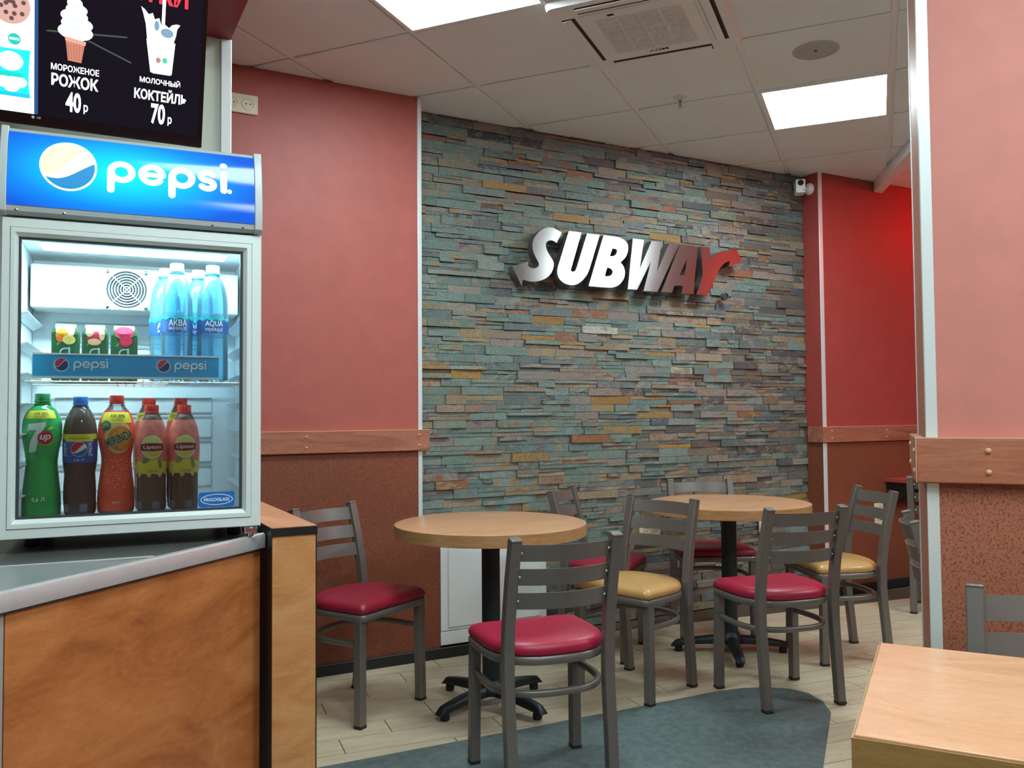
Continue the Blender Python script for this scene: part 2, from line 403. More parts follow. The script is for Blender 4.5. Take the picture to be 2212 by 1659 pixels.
# stone wall -----------------------------------------------------------
ws = MB().box(1.547, 4.39, WS+.004, RY1, 0, ZC).build('wall_back', plain('stone_mortar', '2e2f2d', .9)); tag(ws, 'ledge stone wall behind the tables', kind='structure')
m, nt, bs = newmat('slate'); MST = m
v = coord(nt, (1, 1, 1.7)); a1 = nt.nodes.new('ShaderNodeAttribute'); a1.attribute_name = 'c1'; a2 = nt.nodes.new('ShaderNodeAttribute'); a2.attribute_name = 'c2'
n1 = nd(nt, 'ShaderNodeTexNoise', Scale=16., Detail=6., Roughness=.65, Distortion=.6); nt.links.new(v, n1.inputs['Vector'])
r1 = ramp(nt, [(.49, (0, 0, 0, 1)), (.63, (1, 1, 1, 1))]); nt.links.new(n1.outputs['Fac'], r1.inputs['Fac'])
mx = nt.nodes.new('ShaderNodeMix'); mx.data_type = 'RGBA'; nt.links.new(r1.outputs['Color'], mx.inputs[0]); nt.links.new(a1.outputs['Color'], mx.inputs[6]); nt.links.new(a2.outputs['Color'], mx.inputs[7])
n2 = nd(nt, 'ShaderNodeTexNoise', Scale=85., Detail=5., Roughness=.7); nt.links.new(v, n2.inputs['Vector'])
mr = nd(nt, 'ShaderNodeMapRange'); mr.inputs['From Min'].default_value = .3; mr.inputs['From Max'].default_value = .7; mr.inputs['To Min'].default_value = .66; mr.inputs['To Max'].default_value = 1.34
nt.links.new(n2.outputs['Fac'], mr.inputs['Value'])
mm = nt.nodes.new('ShaderNodeMix'); mm.data_type = 'RGBA'; mm.blend_type = 'MULTIPLY'; mm.inputs[0].default_value = 1
nt.links.new(mx.outputs[2], mm.inputs[6]); nt.links.new(mr.outputs['Result'], mm.inputs[7]); nt.links.new(mm.outputs[2], bs.inputs['Base Color'])
bp = nd(nt, 'ShaderNodeBump', Strength=.55, Distance=.006); nt.links.new(n1.outputs['Fac'], bp.inputs['Height'])
bp2 = nd(nt, 'ShaderNodeBump', Strength=.4, Distance=.003); nt.links.new(n2.outputs['Fac'], bp2.inputs['Height']); nt.links.new(bp.outputs['Normal'], bp2.inputs['Normal'])
nt.links.new(bp2.outputs['Normal'], bs.inputs['Normal']); bs.inputs['Roughness'].default_value = .62
PAL = [('677b73', 30), ('75817a', 16), ('616d6c', 13), ('82776f', 17), ('8a7a66', 13), ('917f5e', 9), ('94723f', 8), ('875a3f', 6), ('634f4c', 4), ('43484a', 2), ('a5a494', 1)]
PALW = [w_ for _, w_ in PAL]; PALC = [hexc(c) for c, _ in PAL]
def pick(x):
    f = (x-1.55)/2.85           # slate turns greyer, rustier along the wall; the weaker light there painted in too
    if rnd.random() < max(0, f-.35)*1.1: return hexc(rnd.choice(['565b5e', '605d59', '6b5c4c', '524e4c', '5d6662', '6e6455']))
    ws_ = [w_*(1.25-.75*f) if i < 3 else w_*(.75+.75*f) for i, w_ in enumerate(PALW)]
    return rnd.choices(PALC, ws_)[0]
stones = []
z = .002
while z < ZC-.004:
    h = rnd.choice([.042, .047, .050, .045, .042]); h = min(h, ZC-z); x = 1.552-rnd.random()*.12
    while x < 4.386:
        L = rnd.uniform(.11, .29); x1 = min(x+L, 4.386); xx = max(x, 1.570)
        if 4.386-x1 < .05: x1 = 4.386
        if x1-xx > .02:
            pr = rnd.choice([.003, .005, .007, .009, .012, .017])
            if rnd.random() < .42 and h > .03:
                s_ = rnd.uniform(.4, .6)*h
                stones.append((xx, x1, z, z+s_, pr)); p2 = rnd.choice([.003, .006, .009, .012, .016])
                if rnd.random() < .4 and x1-xx > .14:
                    xm = xx+(x1-xx)*rnd.uniform(.35, .65); stones.append((xx, xm, z+s_, z+h, p2)); stones.append((xm, x1, z+s_, z+h, rnd.choice([.004, .008, .013])))
                else: stones.append((xx, x1, z+s_, z+h, p2))
            else: stones.append((xx, x1, z, z+h, pr))
        x = x1 if x1 < 4.386 else 9
    z += h
def stone_verts(s, ox=0, oy=0, oz=0):
    x0, x1, z0, z1, p = s; g = .0009; j = lambda a: rnd.uniform(-a, a); yb = WS+.006; yf = WS-p; nx = 3; V = []
    for i in range(nx+1):
        f = i/nx; x = x0+g+(x1-x0-2*g)*f; dy = j(.0022); 
        V += [(x+j(.0008), yf+dy+j(.002), z0+g+j(.0007)), (x+j(.0008), yf+dy+j(.002), z1-g+j(.0007)), (x, yb, z1-g), (x, yb, z0+g)]
    F = [(0, 1, 2, 3), (4*nx+3, 4*nx+2, 4*nx+1, 4*nx)]
    for i in range(nx):
        a, b = 4*i, 4*i+4
        for k in range(3): F.append((a+k, b+k, b+(k+1), a+(k+1)))
    return [(q[0]-ox, q[1]-oy, q[2]-oz) for q in V], F
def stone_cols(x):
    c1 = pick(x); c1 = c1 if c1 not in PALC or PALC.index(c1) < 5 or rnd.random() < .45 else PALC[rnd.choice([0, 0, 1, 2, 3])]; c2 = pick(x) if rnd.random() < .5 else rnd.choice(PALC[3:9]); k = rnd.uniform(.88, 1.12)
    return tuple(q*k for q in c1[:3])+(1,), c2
def set_cols(me, a, b):
    for nme, dat in (('c1', a), ('c2', b)):
        at = me.attributes.new(nme, 'FLOAT_COLOR', 'POINT'); at.data.foreach_set('color', [q for c in dat for q in c])
score = [((s[1]-s[0])*(s[3]-s[2])/(((s[0]+s[1])/2)**2+WS**2+(s[2]-1.2)**2) if .35 < s[2] else 0, i) for i, s in enumerate(stones)]
big = set(i for _, i in sorted(score, reverse=True)[:300])
AV, AF, A1, A2 = [], [], [], []
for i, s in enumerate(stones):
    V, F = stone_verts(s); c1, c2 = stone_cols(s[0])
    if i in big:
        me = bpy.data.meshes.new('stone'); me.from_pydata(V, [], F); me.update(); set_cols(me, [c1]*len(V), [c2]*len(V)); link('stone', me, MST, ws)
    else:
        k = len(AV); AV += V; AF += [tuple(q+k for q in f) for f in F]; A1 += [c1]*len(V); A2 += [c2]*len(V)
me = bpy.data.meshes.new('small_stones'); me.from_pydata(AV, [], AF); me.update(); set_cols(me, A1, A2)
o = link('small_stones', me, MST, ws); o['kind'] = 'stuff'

# red wall beyond the stone ------------------------------------------------
XR = 4.389
wr = MB().box(XR+.012, RX1, WR+.012, RY1, 0, ZC).build('wall_right', M_white); tag(wr, 'red wall beyond the stone wall, half behind the pillar', kind='structure')
for z0, z1, mt, nm in ((1.055, ZC, M_red, 'upper_panel'), (0, 1.055, M_low, 'lower_panel')):
    MB().box(XR+.012, RX1, WR, WR+.012, z0, z1).build(nm, mt, wr); MB().box(XR, XR+.012, WR, WS+.02, z0, z1).build(nm, mt, wr)
r = rail(XR-.018, RX1-.01, 1.003, 1.106, WR-.018, wr, [(XR+.06, 1.08), (XR+.06, 1.03), (4.98, 1.08), (4.98, 1.03)], .018)
MB().box(XR-.018, XR, WR, WS-.03, 1.003, 1.106).build('rail_return', M_rail, wr, bevel=.003)
for z0, z1 in ((0, 1.003), (1.106, ZC)):
    t = MB().box(XR-.002, XR+.030, WR-.003, WR+.004, z0, z1).build('trim_2', M_alu, bevel=.0015); tag(t, 'aluminium corner strip on the red wall', kind='structure')
b = MB().box(XR+.03, RX1, WR-.014, WR-.001, 0, .06).build('baseboard_right', M_base, bevel=.004); tag(b, 'black baseboard under the red wall', kind='structure')

# unseen sides of the room -------------------------------------------------
for nm, bx, mt in (('wall_east', (RX1, RX1+.1, RY0, RY1), M_red), ('wall_front', (RX0, RX1, RY0-.1, RY0), M_terra), ('wall_west', (RX0-.1, RX0, RY0, RY1), M_cream)):
    tag(MB().box(*bx, 0, ZC).build(nm, mt), 'plain wall of the restaurant', kind='structure')

# ceiling --------------------------------------------------------------------
ce = MB().box(RX0, RX1, RY0, RY1, ZC+.009, ZC+.06).build('ceiling', M_grid); tag(ce, 'suspended ceiling of white tiles set askew to the walls', kind='structure')
LIGHTS = [(-1, -2), (2, 0), (-4, 0), (-3, 2), (-2, 5), (-6, 3)]
AC = (0, -1)
def clip(P, a, b, c):
    """keep a*x+b*y<=c"""
    out = []
    for i in range(len(P)):
        p, q = P[i], P[(i+1) % len(P)]; dp, dq = a*p[0]+b*p[1]-c, a*q[0]+b*q[1]-c
        if dp <= 0: out.append(p)
        if (dp < 0) != (dq < 0) and abs(dp-dq) > 1e-9:
            f = dp/(dp-dq); out.append((p[0]+(q[0]-p[0])*f, p[1]+(q[1]-p[1])*f))
    return out
for i in range(-9, 8):
    for j in range(-7, 12):
        if (i, j) in LIGHTS or (i, j) == AC: continue
        g = .012; u0, u1, v0, v1 = U0g+PU*i+g, U0g+PU*(i+1)-g, V0g+PV*j+g, V0g+PV*(j+1)-g
        P = [tuple(G(u, v)[:2]) for u, v in ((u0, v0), (u1, v0), (u1, v1), (u0, v1))]
        cx = sum(p[0] for p in P)/4
        for a, b, c in ((0, 1, WL if cx < 1.3 else (WS if cx < 4.5 else WR)), (0, -1, -RY0), (1, 0, RX1), (-1, 0, -RX0)):
            P = clip(P, a, b, c)
            if len(P) < 3: break
        if len(P) < 3: continue
        ar = sum(P[k][0]*P[(k+1) % len(P)][1]-P[(k+1) % len(P)][0]*P[k][1] for k in range(len(P)))/2
        if abs(ar) < .004: continue
        if ar < 0: P = P[::-1]
        MB().prism(P, ZC, ZC+.009).build('ceiling_tile', M_ceil, ce, bevel=.004, seg=1)
M_panel = glow('light_panel', 'ffffff', PANEL); M_panel.node_tree.nodes['Principled BSDF'].inputs['Emission Color'].default_value = (*PANEL_COL, 1)
def gridrot(o): o.rotation_euler = (0, 0, math.atan2(gu.y, gu.x))
LLAB = {(-1, -2): 'bright square ceiling light panel cut by the top of the view, beside the air conditioner', (2, 0): 'bright square ceiling light panel near the pillar', (-4, 0): 'ceiling light panel overhead, above the counter end', (-2, 5): 'ceiling light panel behind the pillar', (-3, 2): 'ceiling light panel over the square table', (-6, 3): 'ceiling light panel overhead behind the square table'}
for n_, (i, j) in enumerate(LIGHTS):
    c = G(U0g+PU*(i+.5), V0g+PV*(j+.5), ZC)
    t = thing('ceiling_light', LLAB.get((i, j), 'bright square ceiling light panel over the room out of the view'), 'ceiling light', c, math.atan2(gu.y, gu.x), 'ceiling light panels')
    hu, hv = PU/2-.006, PV/2-.006
    mb = MB()
    for x0, x1, y0, y1 in ((-hu, hu, -hv, -hv+.018), (-hu, hu, hv-.018, hv), (-hu, -hu+.018, -hv+.018, hv-.018), (hu-.018, hu, -hv+.018, hv-.018)): mb.box(x0, x1, y0, y1, -.006, .012)
    mb.build('frame', M_grid, t); MB().box(-hu+.018, hu-.018, -hv+.018, hv-.018, -.003, .010).build('diffuser', M_panel, t)

t = thing('ceiling_light', 'long ceiling light panel hidden behind the pillar, mirrored in the steel lettering', 'ceiling light', (4.69, .93, ZC), 0, 'ceiling light panels')
MB().box(-.475, .475, -.32, .32, -.030, -.0005).build('frame', M_grid, t, bevel=.003); MB().box(-.46, .46, -.305, .305, -.034, -.0301).build('diffuser', M_panel, t)

# pillar ------------------------------------------------------------------
PC = Vector((1.85, 1.36, 0))+gu*.025+gv*.012
def PX(a, b): q = PC+gv*a+gu*b; return (q.x, q.y)     # a along the front face, b into the pillar
PW, PD = 1.3, .42
def pbox(a0, a1, b0, b1, z0, z1): return MB().prism([PX(a0, b1), PX(a0, b0), PX(a1, b0), PX(a1, b1)], z0, z1)
wp = pbox(.006, PW, .006, PD, 0, ZC).build('wall_pillar', M_white); tag(wp, 'big square pillar with a wooden bumper rail', kind='structure')
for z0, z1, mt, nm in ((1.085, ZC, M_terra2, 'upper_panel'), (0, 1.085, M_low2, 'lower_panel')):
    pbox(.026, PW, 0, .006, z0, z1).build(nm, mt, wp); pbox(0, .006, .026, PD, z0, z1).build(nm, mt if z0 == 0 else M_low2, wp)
    z0_, z1_ = (1.136, ZC) if z0 else (0, 1.026)
    t = MB(); t.prism([PX(0, .028), PX(0, 0), PX(.029, 0), PX(.029, .0059), PX(.0059, .0059), PX(.0059, .028)], z0_, z1_)
    tag(t.build('trim_3', M_alu, bevel=.0015), 'broad aluminium corner strip of the pillar', kind='structure')
    tag(pbox(-.003, .008, PD, PD+.01, z0_, z1_).build('trim_4', M_alu), 'thin aluminium strip along the back edge of the pillar', kind='structure')
T = .024
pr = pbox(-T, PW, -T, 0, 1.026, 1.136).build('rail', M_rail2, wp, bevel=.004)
q = [PX(0, .0), PX(-T, .0), PX(-T, PD+.02), PX(0, PD+.02)]
pr2 = MB()
qa, qb = PX(-T, 0), PX(-T, PD+.03); ra, rb = PX(-.0005, 0), PX(-.0005, PD+.03)
side = [(0, 1.026), (0, 1.136), (1, 1.136), (1, 1.062), (.72, 1.036), (.3, 1.026)]
lp = lambda a, b, f, z: (a[0]+(b[0]-a[0])*f, a[1]+(b[1]-a[1])*f, z)
pr2.hexa([lp(qa, qb, f, z) for f, z in side], [lp(ra, rb, f, z) for f, z in side]); pr2 = pr2.build('rail_return', M_rail2, wp, bevel=.003)
pbox(-T-.0006, PW, -T-.0006, -.001, 1.1345, 1.1366).build('rail_edge_highlight', M_railhilite, pr); pbox(-T-.0007, -T+.0012, -T-.0007, -T+.0012, 1.028, 1.1366).build('rail_edge_highlight', M_railhilite, pr)  # pillar rail: highlight of top edge and corner drawn as pale strips
def rivet(par, a, b, z, nrm):
    p = PX(a, b); mb = MB().lathe([(.0072, 0), (.0066, .003), (.0035, .0050), (0, .0054)], (0, 0, 0), 14)
    mb.build('rivet', M_rivet, par, smooth=60, xf=Matrix.Translation((p[0], p[1], z))@nrm.to_track_quat('Z', 'Y').to_matrix().to_4x4())
for z in (1.106, 1.055):
    rivet(pr, .131, -T+.0005, z, -gu); rivet(pr, .9, -T+.0005, z, -gu)
    rivet(pr2, -T+.0005, .06, z-.004, -gv); rivet(pr2, -T+.0005, .34, z+.004, -gv)

# beam at the far right, cream wall and red soffit behind the counter -------------
A = Vector((4.923, 3.937, 0)); d_ = Vector((-.629, -.777, 0)); n_ = Vector((.777, -.629, 0))
p0, p1 = A, A+d_*1.9; wv = n_*.066
e1 = Vector((A.x+.085, A.y, 0))
t = MB().prism([tuple(q[:2]) for q in (p0, p1, p1+wv, e1)], 2.716, ZC-.0005).build('trim_5', M_grid, bevel=.002); tag(t, 'shallow white ceiling beam running to the red wall', kind='structure')
X0 = .481
tag(MB().box(RX0, X0, 2.899, 2.98, .966, 2.456).build('wall_menu', M_cream), 'cream wall behind the menu screen', kind='structure')
tag(MB().box(X0-.030, X0+.004, 2.890, 2.984, .966, 2.4555).build('trim_6', M_white, bevel=.002), 'white edge strip of the cream wall', kind='structure')
tag(MB().box(RX0, X0, 2.36, 3.2, 2.4562, ZC-.0006).build('wall_soffit', M_soffit), 'dark red soffit above the cream wall', kind='structure')

# ------------------------------------------------------------------ chairs
def outline(n=36, sx=1., sy=1., back=.205, hw=.206, front=.170, rear_p=2.6):
    """D-shaped seat outline, ccw, straight front edge with round corners"""
    P = []; r = .024
    P += [(hw-r+r*math.cos(a), front-r+r*math.sin(a)) for a in (PI*k/10 for k in range(0, 6))]
    P += [(-hw+r+r*math.cos(a), front-r+r*math.sin(a)) for a in (PI/2+PI*k/10 for k in range(0, 6))]
    m = n-12
    for k in range(m+1):
        a = PI+PI*k/m; c, s = math.cos(a), math.sin(a)
        P.append((hw*math.copysign(abs(c)**(2/rear_p), c), -back*abs(s)**(2/rear_p)+.02))
    return [(x*sx, y*sy) for x, y in P]
def make_chair(mseat, label, group=None):
    t = thing('dining_chair', label, 'chair', group=group)
    # upholstered pad
    mb = MB(); rings = []
    for z, s in ((.4315, .965), (.436, .992), (.445, 1.006), (.456, .998), (.466, .965), (.474, .89), (.480, .72), (.483, .35)):
        rings.append([mb.bm.verts.new((x*s, (y+.02)*s-.02, z+0)) for x, y in outline()])
    n = len(rings[0])
    for a, b in zip(rings, rings[1:]):
        for k in range(n): mb.bm.faces.new((a[k], a[(k+1) % n], b[(k+1) % n], b[k]))
    mb.bm.faces.new(rings[0][::-1]); mb.bm.faces.new(rings[-1]); mb.build('seat', mseat, t, smooth=75)
    rp = [(-.009, -.013), (.009, -.013), (.012, -.006), (.012, .008), (.008, .013), (-.008, .013), (-.012, .008), (-.012, -.006)]
    MB().sweep([(x*.955, (y+.02)*.955-.02, .4185) for x, y in outline()], rp, closed=True).build('seat_frame', M_chair, t, smooth=50)
    # lower brace: a hoop open at the front
    o = outline(); hoop = [p for p in o[11:]]; hoop = [(-.186, .138)]+[p for p in [(x*.93, y*.93) for x, y in hoop] if p[1] < .06]+[(.186, .138)]
    MB().sweep([(x, y, .313) for x, y in hoop], [(a*.85, b*.8) for a, b in rp]).build('stretcher', M_chair, t, smooth=50)
    sq = lambda w, d: [(-w, -d+.003), (-w+.003, -d), (w-.003, -d), (w, -d+.003), (w, d-.003), (w-.003, d), (-w+.003, d), (-w, d-.003)]
    for s in (-1, 1):
        l = MB().sweep([(s*.191, .142, .012), (s*.187, .138, .40), (s*.1865, .1375, .430)], sq(.018, .018), up=(0, 1, 0)).build('leg', M_chair, t)
        MB().box(s*.191-.0185, s*.191+.0185, .1235, .1605, 0, .012).build('glide', M_glide, l, bevel=.003)
        path = [(s*.173, -.192, .012), (s*.174, -.178, .16), (s*.1745, -.166, .28), (s*.175, -.161, .36), (s*.175, -.162, .46), (s*.1745, -.174, .56), (s*.174, -.198, .68), (s*.173, -.231, .808)]
        p = MB().sweep(path, sq(.0185, .0175), up=(0, 1, 0)).build('back_post', M_chair, t)
        MB().box(-.0185, .0185, -.0175, .0175, 0, .010).build('post_cap', M_chair, p, bevel=.004, xf=Matrix.Translation((s*.173, -.2315, .807))@Matrix.Rotation(.25, 4, 'X'))
        MB().box(s*.173-.019, s*.173+.019, -.212, -.174, 0, .012).build('glide', M_glide, p, bevel=.003)
    def py(z):
        pts = [(.46, -.162), (.56, -.174), (.68, -.198), (.808, -.231)]
        for (a, ya), (b, yb) in zip(pts, pts[1:]):
            if z <= b: return ya+(yb-ya)*(z-a)/(b-a)
        return pts[-1][1]
    for z0 in (.742, .665, .588):
        mb = MB(); N = 14; lo, hi, lo2, hi2 = [], [], [], []
        for k in range(N+1):
            x = -.164+.328*k/N; sag = .044*(1-(x/.164)**2)
            for L_, zz, d in ((lo, z0, 0), (hi, z0+.053, 0), (lo2, z0, .005), (hi2, z0+.053, .005)):
                L_.append(mb.bm.verts.new((x, py(zz)-sag+.006-d, zz)))
        for k in range(N):
            for a, b in ((lo, hi), (hi, hi2), (hi2, lo2), (lo2, lo)): mb.bm.faces.new((a[k], a[k+1], b[k+1], b[k]))
        mb.bm.faces.new((lo[0], hi[0], hi2[0], lo2[0])); mb.bm.faces.new((lo[-1], lo2[-1], hi2[-1], hi[-1]))
        sl = mb.build('slat', M_chair, t, smooth=50)
        for s in (-1, 1):
            mb = MB(); mb.lathe([(.0058, 0), (.0052, -.003), (.002, -.0048), (0, -.005)], (s*.150, py(z0+.026)-.044*(1-(.150/.164)**2)+.0015, z0+.026), 8, 'Y')
            mb.build('bolt', M_bolt, sl, smooth=60)
    return t
CH = [  # x, y, heading, seat, label
    (1.436, 2.518, -7.7, 'r', 'red seat chair with its slatted back towards us, at the front round table'),
    (2.706, 2.711, -10.9, 'r', 'red seat chair at the rear round table, one leg on the vinyl inlay'),
    (1.112, 3.410, -148.9, 'd', 'red seat chair against the terracotta wall, half hidden by the wooden divider'),
    (2.450, 3.616, -139.4, 'd', 'red seat chair against the stone wall behind the tan seat chair between the round tables'),
    (3.183, 3.658, 154.0, 'd', 'dark red seat chair behind the rear round table, backed against the stone wall'),
    (2.225, 3.074, 106.5, 't', 'tan seat chair standing between the two round tables'),
    (3.409, 3.019, 67.8, 't', 'tan seat chair near the red wall, just left of the pillar'),
    (2.930, 1.921, -138.5, 't', 'chair half hidden behind the pillar edge, its curved slats seen from the side'),
    (4.745, 3.325, -60., 't', 'farthest chair, only a back post showing beside the pillar, at the red wall shelf'),
    (1.695, .917, 124.5, 't', 'grey slatted chair between the pillar and the square table'),
]
protos = {}
MS = {'r': M_seatred, 'd': M_seatdark, 't': M_seattan}
A_, B_ = Vector((2.905, 2.211)), Vector((2.645, 1.981))   # back post tops of the chair behind the pillar edge
fw8 = Vector((1, 0)); ax8 = (A_-B_).normalized()
for x, y, a, k, lab in CH:
    if k not in protos: c = protos[k] = make_chair(MS[k], lab, 'pewter ladder-back chairs')
    else: c = copy_tree(protos[k])
    c['label'] = lab; c.location = (x, y, .0005 if not in_poly(x, y, inlay) else .0026); c.rotation_euler = (0, 0, math.radians(a))

# ------------------------------------------------------------------ round tables
def make_table(label, zt, rad, base_rot):
    t = thing('round_table', label, 'table', group='round pedestal tables')
    MB().lathe([(rad-.004, zt-.050), (rad-.0015, zt-.048), (rad-.0015, zt-.0022), (rad-.003, zt-.0015), (rad-.012, zt), (0, zt)], seg=72).build('tabletop', M_top, t, smooth=30)
    MB().sweep([(rad*math.cos(2*PI*k/72), rad*math.sin(2*PI*k/72), zt-.0255) for k in range(72)], [(-.0012, -.0225), (.0008, -.0225), (.0008, .0225), (-.0012, .0225)], closed=True).build('edge_band', M_edge, t, smooth=40)
    MB().lathe([(.038, .085), (.038, zt-.056)], seg=28).build('column', M_iron, t, smooth=40)
    MB().box(-.15, .15, -.15, .15, zt-.058, zt-.050).build('mounting_plate', M_iron, t, bevel=.004)
    MB().lathe([(.030, .045), (.062, .048), (.066, .062), (.060, .078), (.046, .092), (.041, .105), (.038, .106)], seg=28).build('hub', M_iron, t, smooth=50)
    for k in range(4):
        a = base_rot+k*PI/2; R = Matrix.Rotation(a, 4, 'Z')
        prof = lambda w, h: [(-w, -h), (w, -h), (w, h*.2), (w*.7, h*.8), (0, h), (-w*.7, h*.8), (-w, h*.2)]
        mb = MB(); path = [((.03), 0, .066), (.10, 0, .064), (.17, 0, .058), (.235, 0, .049), (.272, 0, .043)]; rings = []
        for i, p in enumerate(path):
            w_, h_ = (.030-.0025*i), (.021-.0018*i); rings.append([mb.bm.verts.new((p[0], q[0], p[2]+q[1])) for q in prof(w_, h_)])
        rings.append([mb.bm.verts.new((.295, q[0]*.95, .026+max(0, q[1])*.25)) for q in prof(.021, .012)])
        for r0, r1 in zip(rings, rings[1:]):
            for i in range(7): mb.bm.faces.new((r0[i], r0[(i+1) % 7], r1[(i+1) % 7], r1[i]))
        mb.bm.faces.new(rings[0][::-1]); mb.bm.faces.new(rings[-1])
        l = mb.build('base_leg', M_iron, t, smooth=45, xf=R)
        MB().lathe([(.017, .001), (.019, .004), (.019, .022), (.015, .030)], (.258, 0, 0), 14).build('glide', M_black, l, smooth=50, xf=R)
    return t
t1 = make_table('front round table with a beech top, on a black cross base', .752, .399, math.radians(18)); t1.location = (1.586, 3.190, .0002)
t2 = make_table('rear round table with a beech top, near the stone wall', .752, .401, math.radians(-33)); t2.location = (2.982, 3.293, .0002)

# ------------------------------------------------------------------ square table in the foreground
sd = Vector((.572, -.82, 0)).normalized(); sn = Vector((.824, .566, 0)).normalized(); FLc = Vector((1.0, .859, 0))
SW, SL = .62, .546
sq = thing('square_table', 'square table with a pale cherry top in the near right corner', 'table', FLc+sd*SW/2+sn*SL/2, math.atan2(sd.y, sd.x))
zt = .74
MB().box(-SW/2+.002, SW/2-.002, -SL/2+.002, SL/2-.002, zt-.060, zt).build('tabletop', M_sqtop, sq, bevel=.002)
mb = MB(); a, b = SW/2, SL/2
mb.sweep([(-a, -b, zt-.0315), (a, -b, zt-.0315), (a, b, zt-.0315), (-a, b, zt-.0315)], [(-.002, -.0285), (.002, -.0285), (.002, .0275), (-.002, .0275)], closed=True); mb.build('edge_band', M_sqedge, sq)
MB().lathe([(.038, .09), (.038, zt-.06)], seg=24).build('column', M_iron, sq, smooth=40)
MB().lathe([(.05, .045), (.066, .062), (.060, .078), (.041, .095)], seg=24).build('hub', M_iron, sq, smooth=50)
for k in range(4):
    R = Matrix.Rotation(k*PI/2, 4, 'Z'); l = MB().obox((.16, 0, .05), (.13, 0, -.008), (0, .022, 0), (0, 0, .016)).build('base_leg', M_iron, sq, bevel=.006, xf=R)
    MB().lathe([(.018, .001), (.018, .03)], (.26, 0, 0), 12).build('glide', M_black, l, xf=R)

# ------------------------------------------------------------------ red shelf with black bracket on the red wall
rs = thing('wall_shelf', 'small red counter shelf on a black bracket, on the red wall beside the pillar', 'shelf', (5.25, WR-.001, .735))
MB().box(-.28, .30, -.26, 0, -.012, .012).build('shelf_board', M_red, rs, bevel=.003)
MB().hexa([(-.24, 0, -.15), (-.24, -.06, -.15), (.26, -.06, -.15), (.26, 0, -.15)], [(-.27, 0, -.0121), (-.27, -.25, -.0121), (.29, -.25, -.0121), (.29, 0, -.0121)]).build('bracket', M_black, rs)

# ------------------------------------------------------------------ cabinet in the wall recess
cb = thing('wall_cabinet', 'low white metal service cabinet beside the brown panel under the front round table', 'cabinet', (1.967, WL, .06))
MB().box(-.303, .303, .012, WS-WL-.035, -.004, .52).build('body', M_white, cb, bevel=.003)
MB().box(-.303, .303, 0, .012, .069, .52).build('frame', M_white, cb, bevel=.002)
MB().box(-.303, .303, .001, .012, .0, .066).build('plinth', M_white, cb, bevel=.002)
dr = MB().box(-.262, .262, -.004, 0, .085, .497).build('door', M_white, cb, bevel=.002)
g_ = text_geo('TECE:', h=.017, cx=.262-.034, cz=.152, bold=.01); flat_mesh('lettering', *g_, M_black, dr, lambda x, z: (x, -.0047, z))

